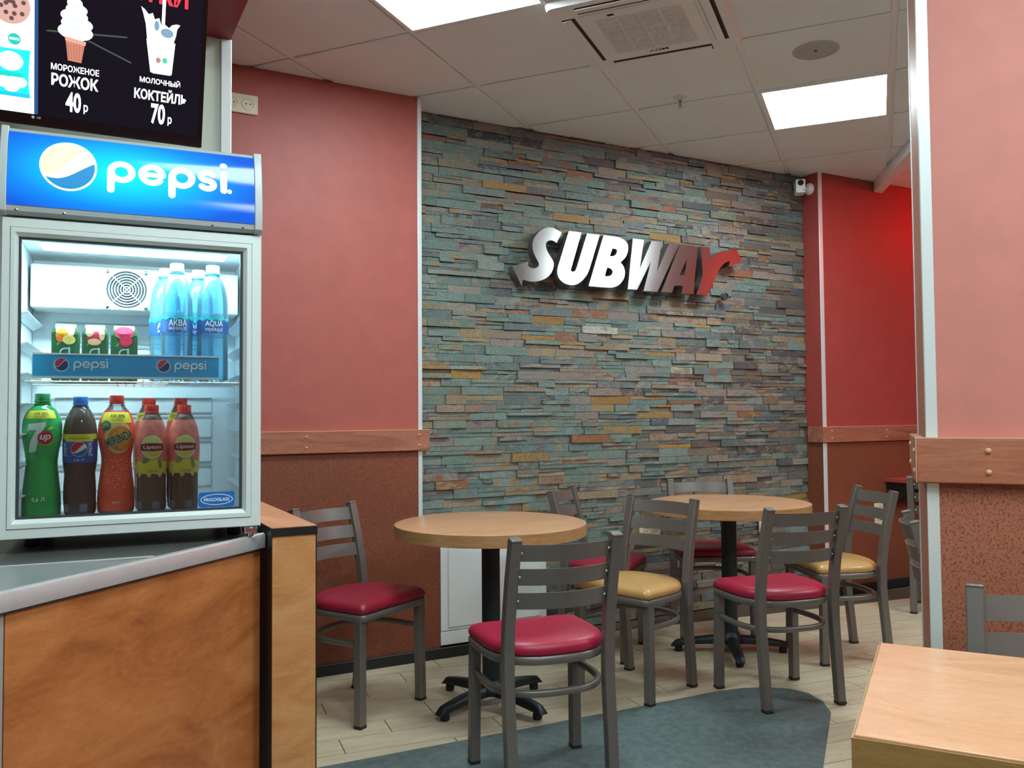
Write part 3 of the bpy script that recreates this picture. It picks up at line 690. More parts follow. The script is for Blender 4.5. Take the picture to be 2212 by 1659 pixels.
# ------------------------------------------------------------------ brand sign on the stone wall
LT = {"S":[[[2.433,2.2062],[2.41,2.2165],[2.3842,2.2264],[2.3557,2.2293],[2.3301,2.2236],[2.3017,2.2085],[2.2734,2.1849],[2.2535,2.1561],[2.2455,2.1285],[2.2461,2.1016],[2.2528,2.0778],[2.2665,2.0545],[2.2803,2.0335],[2.2864,2.0193],[2.28,2.0041],[2.2632,1.9948],[2.2381,1.9936],[2.2202,2.002],[2.2148,2.015],[2.2232,2.0302],[2.1188,1.9955],[2.1779,1.8935],[2.1851,1.9291],[2.2098,1.9223],[2.243,1.9197],[2.2765,1.9244],[2.3131,1.9354],[2.3444,1.9548],[2.3674,1.9811],[2.3791,2.0092],[2.3808,2.0316],[2.3752,2.046],[2.3626,2.0635],[2.3471,2.0832],[2.3346,2.1043],[2.3291,2.1261],[2.3335,2.1437],[2.3464,2.1542],[2.3635,2.1583],[2.3806,2.1554],[2.3992,2.1459]]],"U":[[[2.4796,2.2194],[2.562,2.2185],[2.4919,2.0102],[2.4894,2.0025],[2.4946,1.9941],[2.5048,1.9931],[2.5166,1.997],[2.5255,2.0077],[2.6004,2.2173],[2.6842,2.2163],[2.6147,2.0194],[2.6006,1.9895],[2.5794,1.9628],[2.5554,1.941],[2.5406,1.9312],[2.5201,1.9221],[2.4937,1.9174],[2.4646,1.9197],[2.4386,1.9292],[2.4186,1.9427],[2.4058,1.9616],[2.4003,1.9835],[2.4034,2.0036],[2.4079,2.0188]]],"B":[[[2.7122,2.2177],[2.8047,2.2165],[2.8358,2.2116],[2.8639,2.1994],[2.8809,2.1788],[2.8828,2.1529],[2.8754,2.1263],[2.8593,2.099],[2.826,2.0718],[2.8414,2.0587],[2.8537,2.0389],[2.8587,2.0134],[2.8529,1.9871],[2.8385,1.9628],[2.8164,1.942],[2.7882,1.9273],[2.7511,1.919],[2.6071,1.9206]],[[2.7712,2.1472],[2.7944,2.1479],[2.8042,2.1385],[2.8002,2.12],[2.7876,2.1074],[2.769,2.1015],[2.7526,2.1007]],[[2.7342,2.0351],[2.7588,2.0318],[2.7725,2.0174],[2.7691,2.0005],[2.7551,1.9879],[2.7366,1.9846],[2.7161,1.9839]]],"W":[[[2.9164,2.218],[2.9964,2.2174],[2.9615,2.0431],[3.0515,2.2164],[3.1271,2.2157],[3.0879,2.038],[3.1833,2.2157],[3.2559,2.2146],[3.0898,1.9166],[2.9884,1.9166],[3.0447,2.096],[2.9421,1.9203],[2.8755,1.9199]]],"A":[[[3.2638,2.214],[3.3989,2.2119],[3.3609,1.9195],[3.2695,1.9177],[3.2799,1.9651],[3.2181,1.9635],[3.1954,1.9195],[3.116,1.9183]],[[3.315,2.1322],[3.2938,2.0292],[3.2572,2.0279]]],"Y":[[[3.4219,2.2165],[3.4927,2.2175],[3.5011,2.142],[3.5182,2.1641],[3.5487,2.1847],[3.603,2.2062],[3.6301,2.2085],[3.6574,2.2095],[3.6781,2.2165],[3.7009,2.2369],[3.7258,2.1969],[3.7508,2.1514],[3.7037,2.1293],[3.6416,2.1075],[3.6543,2.1438],[3.6218,2.136],[3.5909,2.1127],[3.5703,2.093],[3.5461,2.0575],[3.5252,2.0172],[3.5044,1.9771],[3.4872,1.9426],[3.4669,1.9169],[3.3835,1.9196],[3.4296,2.0235],[3.4359,2.0457]]]}
YF, YB = WS-.10, WS-.045
sg = thing('wall_sign', 'brushed steel lettering SUBWAY with arrows, standing off the stone wall', 'sign', (2.9, YF, 2.0))
def shape_mesh(polys, depth, dx, dz):
    c = bpy.data.curves.new('s', 'CURVE'); c.dimensions = '2D'; c.fill_mode = 'BOTH'; c.extrude = depth/2
    for P in polys:
        s = c.splines.new('POLY'); s.points.add(len(P)-1); s.use_cyclic_u = True
        for i, (x, z) in enumerate(P): s.points[i].co = (x-dx, z-dz, 0, 1)
    o = bpy.data.objects.new('s', c); me = bpy.data.meshes.new_from_object(o); bpy.data.objects.remove(o); bpy.data.curves.remove(c)
    me.transform(Matrix(((1, 0, 0, 0), (0, 0, -1, depth/2), (0, 1, 0, 0), (0, 0, 0, 1)))); me.materials.clear(); return me
def smooth_poly(P, it=1):
    for _ in range(it):     # corner-cutting only where the outline turns gently
        Q = []; n = len(P)
        for i in range(n):
            a, b, c = Vector(P[i-1]), Vector(P[i]), Vector(P[(i+1) % n]); ang = (b-a).angle(c-b, 0)
            if ang < .75: Q += [tuple(b+(a-b)*.25), tuple(b+(c-b)*.25)]
            else: Q.append(P[i])
        P = Q
    return P
for ch in 'SUBWAY':
    me = shape_mesh([smooth_poly([tuple(p) for p in P], 2 if ch in 'SUBY' else 0) for P in LT[ch]], YB-YF, 2.9, 2.0)
    me.materials.append(M_brush); me.materials.append(M_letterside)
    for p in me.polygons: p.material_index = 0 if abs(p.normal.y) > .7 else 1
    link('letter', me, None, sg)['label'] = 'letter '+ch
mb = MB()
for x, z in ((2.30, 2.13), (2.55, 2.13), (2.55, 2.02), (2.80, 2.1), (2.99, 2.1), (3.21, 2.0), (3.30, 1.97), (3.46, 2.1), (3.46, 1.98)): mb.lathe([(.006, -.001), (.006, .062)], (x-2.9, YB-YF, z-2.0), 8, 'Y')
mb.build('standoffs', M_letterside, sg, smooth=50)
g_ = join_geo(stroke_geo(arc(3.645-2.9, 1.928-2.0, .021, 0, 360, 24)[:-1], .005, True), text_geo('R', h=.024, cx=3.645-2.9, cz=1.928-2.0, bold=.02))
me = bpy.data.meshes.new('registered_mark'); me.from_pydata([(x, .058, z) for x, z in g_[0]], [], g_[1]); o = link('registered_mark', me, M_letterside, sg)
so = o.modifiers.new('thick', 'SOLIDIFY'); so.thickness = .028; so.offset = 1

# ------------------------------------------------------------------ things on walls and ceiling
def socket(name, label, loc, n=1, w=.082, vertical=False, rz=0.):
    t = thing(name, label, 'socket', loc, rz); W_ = w+(n-1)*.071; hx, hz = (w/2, W_/2) if vertical else (W_/2, w/2)
    MB().box(-hx, hx, -.011, 0, -hz, hz).build('plate', M_ivory, t, bevel=.004)
    for k in range(n):
        d = (k-(n-1)/2)*.071; cx, cz = (0, d) if vertical else (d, 0)
        f = MB().lathe([(.0285, -.0105), (.0285, -.0135), (.0235, -.0138), (.0215, -.0118)], (cx, 0, cz), 24, 'Y').build('socket_ring', M_ivory, t, smooth=40)
        MB().lathe([(.0210, -.0112), (.0210, -.0116), (0, -.0116)], (cx, 0, cz), 24, 'Y').build('socket_face', M_ivory2, f, smooth=40)
        mb = MB()
        for s in (-1, 1): mb.lathe([(.0032, -.0112), (.0032, -.0121), (0, -.0121)], (cx+s*.0095, 0, cz), 10, 'Y')
        mb.build('pin_holes', M_dark, f)['kind'] = 'stuff'
    return t
socket('wall_socket', 'cream double socket high on the terracotta wall beside the cream wall', (.690, WL-.0005, 2.612), 2, .088)
socket('wall_socket', 'cream socket low on the stone wall beside the rear round table', (3.965, WS-.0265, .480), 1)
socket('wall_socket', 'cream socket low on the stone wall behind the tan seat chair between the round tables', (3.063, WS-.0265, .510), 2, .082)
socket('wall_socket', 'cream upright double socket low on the red wall behind a tan seat chair', (4.896, WR-.0005, .505), 2, .084, True)
sc = thing('security_camera', 'small white security camera on a ball mount at the ceiling corner', 'camera', (4.388, 4.012, 2.690), 0)
MB().lathe([(.040, 0), (.040, -.006), (.036, -.016), (.024, -.024), (.010, -.028), (0, -.028)], (0, 0, 0), 24, 'X').build('mount', M_white, sc, smooth=45)
MB().tube([(-.024, 0, 0), (-.055, -.008, -.002), (-.095, -.024, -.006)], .009, 10).build('arm', M_white, sc, smooth=60)
Rm = Matrix.Translation((-.128, -.034, -.012))@Matrix.Rotation(math.radians(-38), 4, 'Z')
body = MB().box(-.030, .030, -.045, .045, -.044, .044).build('camera_body', M_white, sc, bevel=.004, xf=Rm)
MB().lathe([(.019, -.0452), (.019, -.0485), (.016, -.0490), (0, -.0490)], (0, 0, .020), 20, 'Y').build('lens', M_dark, body, smooth=40, xf=Rm)
MB().lathe([(.004, -.0452), (.004, -.047), (0, -.047)], (.018, 0, -.030), 8, 'Y').build('sensor', M_dark, body, xf=Rm)
# air conditioner
ac = thing('air_conditioner', 'white ceiling cassette air conditioner with a central grille and four louvres', 'air conditioner', G(U0g+PU*.5, V0g-PV*.5, ZC), math.atan2(gu.y, gu.x))
# local x along u, local y is -v
H = .335
mb = MB(); I, J = .318, .272       # fascia: outer ring, slot band, middle
def rr(h, r, n=5): return [(sx*(h-r)+r*math.cos(a), sy*(h-r)+r*math.sin(a)) for sx, sy, a0 in ((1, 1, 0), (-1, 1, PI/2), (-1, -1, PI), (1, -1, 3*PI/2)) for a in (a0+PI/2*k/n for k in range(n+1))]
outl = rr(H, .035)
mb.hexa([(x, y, -.030) for x, y in rr(H-.012, .03)], [(x, y, .010) for x, y in outl]); mb.build('fascia', plain('ac_white', 'ececeb', .45), ac, smooth=40)
M_ac = MATS['ac_white']; M_acd = plain('ac_gap', '2a2a2c', .7)
for k in range(4):
    R = Matrix.Rotation(k*PI/2, 4, 'Z'); open_ = k in (0, 2)
    mb = MB().box(-.215, .215, .238, .292, -.0308, -.0302); sl_ = mb.build('louvre_slot', M_acd, ac, xf=R)
    if k == 3 or k == 1 or k == 0: c, tilt = ((0, .271, -.0345), .10)
    else: c, tilt = ((0, .259, -.0355), .16)
    MB().obox(c, (.212, 0, 0), (0, .0185*math.cos(tilt), -.0185*math.sin(tilt)), (0, .002*math.sin(tilt), .002)).build('louvre', M_ac, ac, bevel=.0015, xf=R)
gp = MB().box(-.222, .222, -.222, .222, -.034, -.0301).build('grille_panel', M_ac, ac, bevel=.002)
mb = MB().box(-.165, .165, -.170, .170, -.0346, -.0341)
mb.build('grille_back', plain('ac_grille_shade', '9c9b9a', .7), gp)
mb = MB()
for k in range(34):
    x = -.162+.324*k/33
    mb.box(x-.0026, x+.0026, -.170, .170, -.0378, -.0347)
for y in (-.085, 0, .085): mb.box(-.165, .165, y-.002, y+.002, -.0382, -.0348)
o = mb.build('grille_slats', M_ac, gp); o['kind'] = 'stuff'
g_ = text_geo('MDV', h=.020, w=.082, bold=.01)
me = bpy.data.meshes.new('lettering'); me.from_pydata([(.194+z, -x*-1, -.0345) for x, z in [(a, b) for a, b in g_[0]]], [], [f[::-1] for f in g_[1]]); link('lettering', me, M_dark, gp)
MB().box(-.200, -.186, .085, .112, -.0348, -.034).build('display', M_dark, gp)
# sprinkler and speaker
sp = thing('sprinkler', 'small chrome fire sprinkler hanging from a ceiling tile', 'sprinkler', G(4.193, -.884, ZC))
MB().lathe([(.034, -.0005), (.034, -.004), (.022, -.008), (.016, -.009)], seg=20).build('escutcheon', M_alu, sp, smooth=40)
MB().lathe([(.011, -.008), (.011, -.020), (.007, -.022)], seg=12).build('body', M_chrome, sp, smooth=40)
mb = MB()
for s in (-1, 1): mb.tube([(s*.008, 0, -.021), (s*.014, 0, -.030), (s*.010, 0, -.045), (0, 0, -.052)], .0024, 6, up=(0, 1, 0))
mb.build('yoke', M_chrome, sp, smooth=60)
MB().lathe([(.004, -.051), (.017, -.053), (.017, -.0545), (0, -.0545)], seg=14).build('deflector', M_chrome, sp, smooth=40)
MB().lathe([(.0028, -.022), (.0028, -.050)], seg=8).build('bulb', plain('bulb_red', '7a1c1c', .2), sp)
spk = thing('ceiling_speaker', 'round flush ceiling speaker between the air conditioner and the light near the pillar', 'speaker', G(3.888, -.221, ZC))
MB().lathe([(.098, -.0005), (.098, -.003), (.094, -.005), (.088, -.005), (.088, -.003)], seg=40).build('rim', plain('speaker_grey', 'bcbdbb', .7), spk, smooth=40)
MB().lathe([(.0875, -.001), (.0875, -.0032), (0, -.0032)], seg=40).build('mesh_cover', plain('speaker_mesh', 'b2b4b2', .8), spk)
MB().lathe([(.006, -.0033), (.006, -.0055), (0, -.0055)], seg=10).build('badge', M_acd, spk)
# red neon strips high on the hidden east wall: they redden the far corner and the sign
for y0, y1, e, lab in ((2.75, 3.80, 50, 'red neon strip near the red wall corner, hidden by the pillar'), (1.0, 1.60, 9, 'short red neon strip farther along the side wall, hidden by the pillar')):
    nn = thing('neon_strip', lab, 'neon light', (RX1-.05, (y0+y1)/2, 2.60), 0, 'red neon strips'); h = (y1-y0)/2
    MB().tube([(0, -h, 0), (0, h, 0)], .016, 8).build('tube', glow('neon_red%d' % e, 'ff0a14', e), nn, smooth=60)
    for y in (-h*.9, h*.9): MB().box(.0, .0495, y-.012, y+.012, -.012, .012).build('holder', M_black, nn)

# ------------------------------------------------------------------ counter, divider
CT = .945
cd = Vector((.477, .445, 0)).normalized()          # along the counter front, towards the divider
e0, e1 = Vector((.3850, 1.8700, 0)), Vector((-.077, 1.438, 0)); e2 = e1-cd*.55; 
cn = Vector((cd.y, -cd.x, 0))                       # outwards, to the customers
ctr = thing('counter', 'serving counter with a cherry front panel and steel edge, carrying the drinks fridge', 'counter', (0, 0, 0))
P2 = lambda v: (v.x, v.y)
bkx = -1.2
top = [P2(e2), P2(e0), (.385, 2.86), (bkx, 2.86), (bkx, e2.y)]
MB().prism(top, CT-.030, CT-.001).build('worktop', M_granite, ctr)
# steel plate in front of the dark worktop, parallel to the fridge
q1 = Vector((.157, 1.685, 0)); f_ = (q1-e0).dot(cd); tri = [P2(e0+cd*f_+cn*-.006), None, None]
p_r = e0+cd*((Vector((.16, 1.66, 0))-e0).dot(cd)); mb = MB()
mb.prism([P2(e2+cn*-.001), P2(p_r+cn*-.001), (-.10, 1.700), (-.62, 1.735), (-.62, e2.y)], CT-.0008, CT+.0012); mb.build('steel_plate', M_steelplate, ctr)
MB().prism([(-.6, 1.7352), (-.1, 1.7002), (.150, 1.6825), (.150, 1.6890), (-.1, 1.7075), (-.6, 1.743)], CT-.0005, CT+.0016).build('joint_strip', M_alu, ctr)
# apron with a rolled upper lip
prof = [(0, -.026), (.004, -.026), (.004, .001), (.001, .0045), (-.003, .0052), (-.012, .0035), (-.012, .0012), (0, .0012)]
MB().sweep([e2+Vector((0, 0, CT)), e1+Vector((0, 0, CT)), e0+Vector((0, 0, CT))], prof).build('steel_edge', M_steel, ctr, smooth=50)
pl0, pl1 = e1+cd*.014+cn*-.006, e0+cn*-.006
def vbox(a, b, d, z0, z1): return MB().prism([P2(a+cn*-d), P2(a), P2(b), P2(b+cn*-d)], z0, z1)
vbox(pl0, pl1-cd*.004, .022, .10, CT-.031).build('front_panel', M_counter, ctr, bevel=.0015)
vbox(pl0-cd*.30, pl0-cd*.003, .022, .10, CT-.031).build('steel_corner', M_steel, ctr)
vbox(e2+cn*-.03, pl1+cn*-.024, .5, .10, CT-.032).build('carcass', M_black, ctr)
vbox(e2+cn*-.06, pl1+cn*-.05, .4, 0, .099).build('plinth', M_black, ctr)
dv = thing('divider', 'low wooden divider with a cherry cap and black edging at the end of the counter', 'divider', (0, 0, 0))
dx0, dx1, dy0, dz = .3905, .4870, 1.822, .965
MB().box(dx0+.003, dx1-.003, dy0+.018, 2.885, 0, dz-.019).build('core', M_post, dv)
MB().box(dx0+.002, dx1-.002, dy0, dy0+.0175, 0, dz-.0185).build('end_panel', M_post, dv, bevel=.001)
mb = MB(); mb.box(dx0, dx0+.0018, dy0-.0005, 2.88, 0, dz-.0185); mb.box(dx1-.0018, dx1, dy0-.0005, 2.88, 0, dz-.0185); mb.build('edge_strip', M_black, dv)
MB().box(dx0-.001, dx1+.001, dy0-.003, 2.886, dz-.018, dz-.0015).build('cap_edging', M_black, dv)
MB().box(dx0, dx1, dy0-.002, 2.885, dz-.0014, dz).build('cap', M_ledge, dv)

# ------------------------------------------------------------------ drinks fridge
FO = Vector((-.101, 1.846, CT)); FR = math.atan2(-.067, .998)
FM = Matrix.Translation(FO)@Matrix.Rotation(FR, 4, 'Z')
fr = thing('drinks_fridge', 'small glass-door drinks fridge with a lit blue header, on the counter', 'fridge', FO, FR)
W0, W1, DB, DT = -.005, .469, .027, .636       # width, door bottom, door top
# cabinet shell
mb = MB()
mb.box(W0+.002, .012, .042, .46, DB, DT); mb.box(.455, W1-.002, .042, .46, DB, DT)
mb.box(.012, .455, .042, .46, DB, .056); mb.box(.012, .455, .042, .46, .618, DT); mb.box(.012, .455, .372, .46, .056, .618)
mb.build('cabinet', M_inner, fr, bevel=.002)
# side liners with shelf ribs
for s, x0, x1 in ((-1, .012, .030), (1, .437, .455)):
    mb = MB()
    for z in (.105, .165, .225, .285, .345, .405, .465): 
        if s < 0: mb.hexa([(.012, .06, z-.012), (.018, .06, z-.012), (.018, .36, z-.012), (.012, .36, z-.012)], [(.012, .06, z), (.036, .06, z), (.036, .36, z), (.012, .36, z)])
        else: mb.hexa([(.449, .06, z-.012), (.455, .06, z-.012), (.455, .36, z-.012), (.449, .36, z-.012)], [(.431, .06, z), (.455, .06, z), (.455, .36, z), (.431, .36, z)])
    mb.build('shelf_ribs', M_inner, fr, bevel=.002)
# embossed back plate
mb = MB()
for z0, z1 in ((.085, .135), (.145, .195), (.205, .255), (.265, .300), (.36, .385), (.395, .42), (.43, .475)):
    mb.sweep([(.06, .3715, z0), (.40, .3715, z0), (.40, .3715, z1), (.06, .3715, z1)], [(-.002, -.002), (.002, -.002), (.002, .002), (-.002, .002)], up=(0, 1, 0), closed=True)
mb.build('back_embossing', M_grey, fr)
# evaporator box, fan and grille
ev = MB().box(.018, .450, .262, .370, .497, .592).build('evaporator_box', M_white, fr, bevel=.003)
fx, fz, fy = .209, .543, .2615
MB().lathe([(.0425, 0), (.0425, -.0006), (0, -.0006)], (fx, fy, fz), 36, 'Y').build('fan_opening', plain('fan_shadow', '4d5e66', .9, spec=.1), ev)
mb = MB()
for k in range(5): 
    a = k*2*PI/5; mb.obox((fx+.022*math.cos(a), fy-.002, fz+.022*math.sin(a)), (.014*math.cos(a), .0, .014*math.sin(a)), (-.007*math.sin(a), .001, .007*math.cos(a)), (0, .0005, 0))
mb.build('fan_blades', plain('fan_blade', '3d4950', .9, spec=.1), ev)
mb = MB()
for r in (.007, .013, .019, .025, .031, .037, .043): mb.tube([(fx+r*math.cos(2*PI*k/28), fy-.006, fz+r*math.sin(2*PI*k/28)) for k in range(28)], .0012, 5, closed=True, up=(0, 1, 0))
for a in (45, 135): c_, s_ = math.cos(math.radians(a))*.056, math.sin(math.radians(a))*.056; mb.tube([(fx-c_, fy-.0075, fz-s_), (fx+c_, fy-.0075, fz+s_)], .0011, 5, up=(0, 1, 0))
mb.build('fan_guard', M_white, ev, smooth=60)
mb = MB()
for a in (45, 135, 225, 315): mb.lathe([(.0045, .0), (.0045, -.009), (.002, -.0105), (0, -.0105)], (fx+.056*math.cos(math.radians(a)), fy, fz+.056*math.sin(math.radians(a))), 10, 'Y')
mb.build('guard_screws', M_chrome, ev, smooth=50)['kind'] = 'stuff'
# lamp under the roof
lp_ = MB().box(.05, .41, .075, .135, .603, .6175).build('lamp_housing', M_white, fr, bevel=.003)
MB().box(.055, .405, .078, .132, .5995, .6028).build('lamp_tube', glow('fridge_lamp', 'e2fbff', 75), lp_)
# feet, hinge
for x, y in ((.045, .09), (.425, .09), (.045, .41), (.425, .41)): MB().lathe([(.012, .001), (.015, .004), (.013, .026), (.013, .0272)], (x, y, 0), 14).build('foot', M_black, fr, smooth=50)
MB().box(.436, .464, .006, .040, .012, .0265).build('hinge', M_chrome, fr, bevel=.003)
MB().lathe([(.005, .004), (.007, .006), (.007, .0125)], (.450, .018, 0), 12).build('hinge_pin', M_chrome, fr, smooth=40)
# door: four mitred profiles, gasket, pane
dx0, dx1, GX0, GX1, GZ0, GZ1 = W0, W1, .0235, .4315, .0645, .600
door = thing('door', None, None); door.parent = fr
def mitre(a, b, c, d, name):
    """a-b outer edge, c-d inner edge (c below b...); stepped face: flat outer, groove, slope to the glass"""
    def L(p, q, f): return (p[0]+(q[0]-p[0])*f, p[1]+(q[1]-p[1])*f)
    mb = MB(); secs = [(0, .038), (0, .003), (.05, 0), (.50, 0), (.515, .0022), (.53, 0), (.56, -.002), (.78, -.002), (.97, .006), (1, .010), (1, .038)]
    r0 = [mb.bm.verts.new((L(a, d, f)[0], y, L(a, d, f)[1])) for f, y in secs]; r1 = [mb.bm.verts.new((L(b, c, f)[0], y, L(b, c, f)[1])) for f, y in secs]
    n = len(secs)
    for k in range(n): mb.bm.faces.new((r0[k], r0[(k+1) % n], r1[(k+1) % n], r1[k]))
    mb.bm.faces.new(r0); mb.bm.faces.new(r1[::-1]); return mb.build(name, M_frame, door, smooth=25)
O = [(dx0, DB), (dx1, DB), (dx1, DT), (dx0, DT)]; N = [(GX0, GZ0), (GX1, GZ0), (GX1, GZ1), (GX0, GZ1)]
for k in range(4): mitre(O[k], O[(k+1) % 4], N[(k+1) % 4], N[k], 'frame_bar')
mb = MB(); mb.sweep([(GX0+.002, .012, GZ0+.002), (GX1-.002, .012, GZ0+.002), (GX1-.002, .012, GZ1-.002), (GX0+.002, .012, GZ1-.002)], [(-.003, -.004), (.003, -.004), (.003, .004), (-.003, .004)], up=(0, 1, 0), closed=True); mb.build('gasket', M_gasket, door)
pane = MB().box(GX0+.003, GX1-.003, .0135, .0165, GZ0+.003, GZ1-.003).build('pane', M_glass, door)
# maker's sticker on the pane
M_lblue = plain('sticker_blue', '1769b5', .3); M_lw = plain('print_white', 'f2f4f2', .4); M_lblue2 = plain('sticker_ring', '8ccbe8', .4)
st = MB().prismY([(.348+.070*.5+(.035-.004)*sx+.004*math.cos(a), .085+(.0155-.004)*sz+.004*math.sin(a)) for sx, sz, a0 in ((1, 1, 0), (-1, 1, 90), (-1, -1, 180), (1, -1, 270)) for a in (math.radians(a0+22.5*k) for k in range(5))], .0126, .0134).build('sticker', M_lblue, door)
def onpane(x, z): return (x, .0122, z)
g_ = join_geo(stroke_geo(arc(.383, .085, .031, 0, 360, 30, .0105)[:-1], .0011, True), text_geo('FRIGOGLASS', w=.050, h=.0068, cx=.383, cz=.085, bold=.01)); 
stl = flat_mesh('sticker_print', *g_, M_lw, door, onpane)
# header
hp = [(.000, .640), (-.010, .646), (-.013, .665), (-.012, .700), (-.007, .740), (.001, .775), (.012, .802), (.020, .811), (.200, .811), (.200, .640)]
def hy(z):
    P = hp[:8]
    for (ya, za), (yb, zb) in zip(P, P[1:]):
        if z <= zb: return ya+(yb-ya)*(z-za)/(zb-za)
    return P[-1][0]
mb = MB(); mb.hexa([(.004, y, z) for y, z in hp], [(.453, y, z) for y, z in hp]); mb.build('header_box', M_grey, fr)
for x0, x1 in ((-.009, .0038), (.4532, .4685)):
    q = [(y-.004 if y < .1 else y, z+(.004 if z > .8 else -.001)) for y, z in hp]
    MB().hexa([(x0, y, z) for y, z in q], [(x1, y, z) for y, z in q]).build('header_cap', plain('cap_grey', 'bcc8ca', .4) if 'cap_grey' not in MATS else MATS['cap_grey'], fr, bevel=.0015)
m, nt, b = newmat('header_lit'); t_ = nt.nodes.new('ShaderNodeTexCoord'); mp = nt.nodes.new('ShaderNodeMapping'); mp.inputs['Location'].default_value = (-.20, 0, -.735); mp.vector_type = 'POINT'
nt.links.new(t_.outputs['Object'], mp.inputs['Vector']); ms = nt.nodes.new('ShaderNodeVectorMath'); ms.operation = 'MULTIPLY'; ms.inputs[1].default_value = (3.7, 0, 10.0)
nt.links.new(mp.outputs[0], ms.inputs[0]); ln = nt.nodes.new('ShaderNodeVectorMath'); ln.operation = 'LENGTH'; nt.links.new(ms.outputs[0], ln.inputs[0])
r_ = ramp(nt, [(0, (.0, .85, 1., 1)), (.35, (.0, .58, .90, 1)), (.72, (0, .22, .80, 1)), (1., (0, .085, .60, 1))]); nt.links.new(ln.outputs['Value'], r_.inputs['Fac'])
nt.links.new(r_.outputs['Color'], b.inputs['Emission Color']); b.inputs['Emission Strength'].default_value = 1.05; b.inputs['Specular IOR Level'].default_value = .3; b.inputs['Base Color'].default_value = (.01, .03, .1, 1); b.inputs['Roughness'].default_value = .12
mb = MB(); zs = [.657+(.803-.657)*k/12 for k in range(13)]
for xa, xb in ((.0042, .4528),):
    r0 = [mb.bm.verts.new((xa, hy(z)-.0012, z)) for z in zs]; r1 = [mb.bm.verts.new((xb, hy(z)-.0012, z)) for z in zs]
    for k in range(12): mb.bm.faces.new((r0[k], r1[k], r1[k+1], r0[k+1]))
hd = mb.build('header_panel', m, fr, smooth=60)
onhead = lambda e: (lambda x, z: (x, hy(z)-.0012-e, z))
M_hw = glow('header_white', 'f4ffff', 2.2); M_hr = glow('header_red', 'f2b8a0', .95); M_hb = glow('header_deep', '0a7ab4', .55)
a_, b_, c_ = globe_geos(.1065, .741, .0495)
dg = disc_geo(.1065, .741, .0495, n=40, rings=6); flat_mesh('logo_disc', *dg, M_hw, hd, onhead(.0008)); flat_mesh('logo_upper', *subdiv(b_, 2), M_hr, hd, onhead(.0016)); flat_mesh('logo_lower', *subdiv(c_, 2), M_hb, hd, onhead(.0016))
pg, xe = pepsi_geo(.174, .7175, .0445, .0115)
sxx = (.398-.174)/(xe-.174); pg = ([(.174+(x-.174)*sxx, z) for x, z in pg[0]], pg[1]); pg = join_geo(pg, disc_geo(.403, .7205, .0045, n=10, rings=1))
flat_mesh('logo_word', *pg, M_hw, hd, onhead(.0012))
mb = MB()
for x in (.02, .10, .37, .43): mb.lathe([(.003, 0), (.0026, -.0016), (0, -.002)], (x, hy(.648)-.0002, .648), 8, 'Y')
mb.build('header_screws', M_chrome, fr)['kind'] = 'stuff'
# wire shelf and printed price strip
SZ = .334
mb = MB()
for k in range(24): x = .040+.388*k/23; mb.tube([(x, .064, SZ-.004), (x, .345, SZ-.004)], .0014, 5)
for y in (.066, .15, .25, .345): mb.tube([(.030, y, SZ-.007), (.438, y, SZ-.007)], .0018, 6)
mb.build('wire_shelf', M_white, fr, smooth=60)
ps = MB().box(.0435, .3895, .0585, .0615, .338, .380).build('price_strip', plain('strip_blue', '1f9bd4', .35), fr)
mb = MB(); mb.box(.0435, .3895, .057, .063, .3802, .3835); mb.box(.0435, .3895, .057, .063, .3335, .3378); mb.build('strip_rail', M_white, fr)
for cx in (.094, .281):
    a_, b_, c_ = globe_geos(cx, .3605, .0125); f = lambda e: (lambda x, z: (x, .0585-e, z))
    flat_mesh('strip_logo_halo', *disc_geo(cx-.001, .360, .0150), plain('strip_cyan', '3fb6d6', .4) if 'strip_cyan' not in MATS else MATS['strip_cyan'], ps, f(.0003))
    flat_mesh('strip_logo', *a_, plain('strip_navy', '123f73', .4) if 'strip_navy' not in MATS else MATS['strip_navy'], ps, f(.0006))
    flat_mesh('strip_logo', *join_geo(stroke_geo(arc(cx, .3605, .0125, 0, 360, 26)[:-1], .0011, True), subdiv(([p for p in globe_geos(cx, .3605, .0122)[1][0]], globe_geos(cx, .3605, .0122)[1][1]), 0)), M_lw, ps, f(.0009))
    flat_mesh('strip_logo', *([(cx+(x-cx)*.97, z+.0012) for x, z in b_[0]], b_[1]), plain('strip_redd', 'c2304a', .4) if 'strip_redd' not in MATS else MATS['strip_redd'], ps, f(.0012))
    pg, xe = pepsi_geo(cx+.021, .3545, .0135, .0026); sxx = .062/(xe-cx-.021)
    flat_mesh('strip_word', [(cx+.021+(x-cx-.021)*sxx, z) for x, z in pg[0]], pg[1], M_lw, ps, f(.0009))

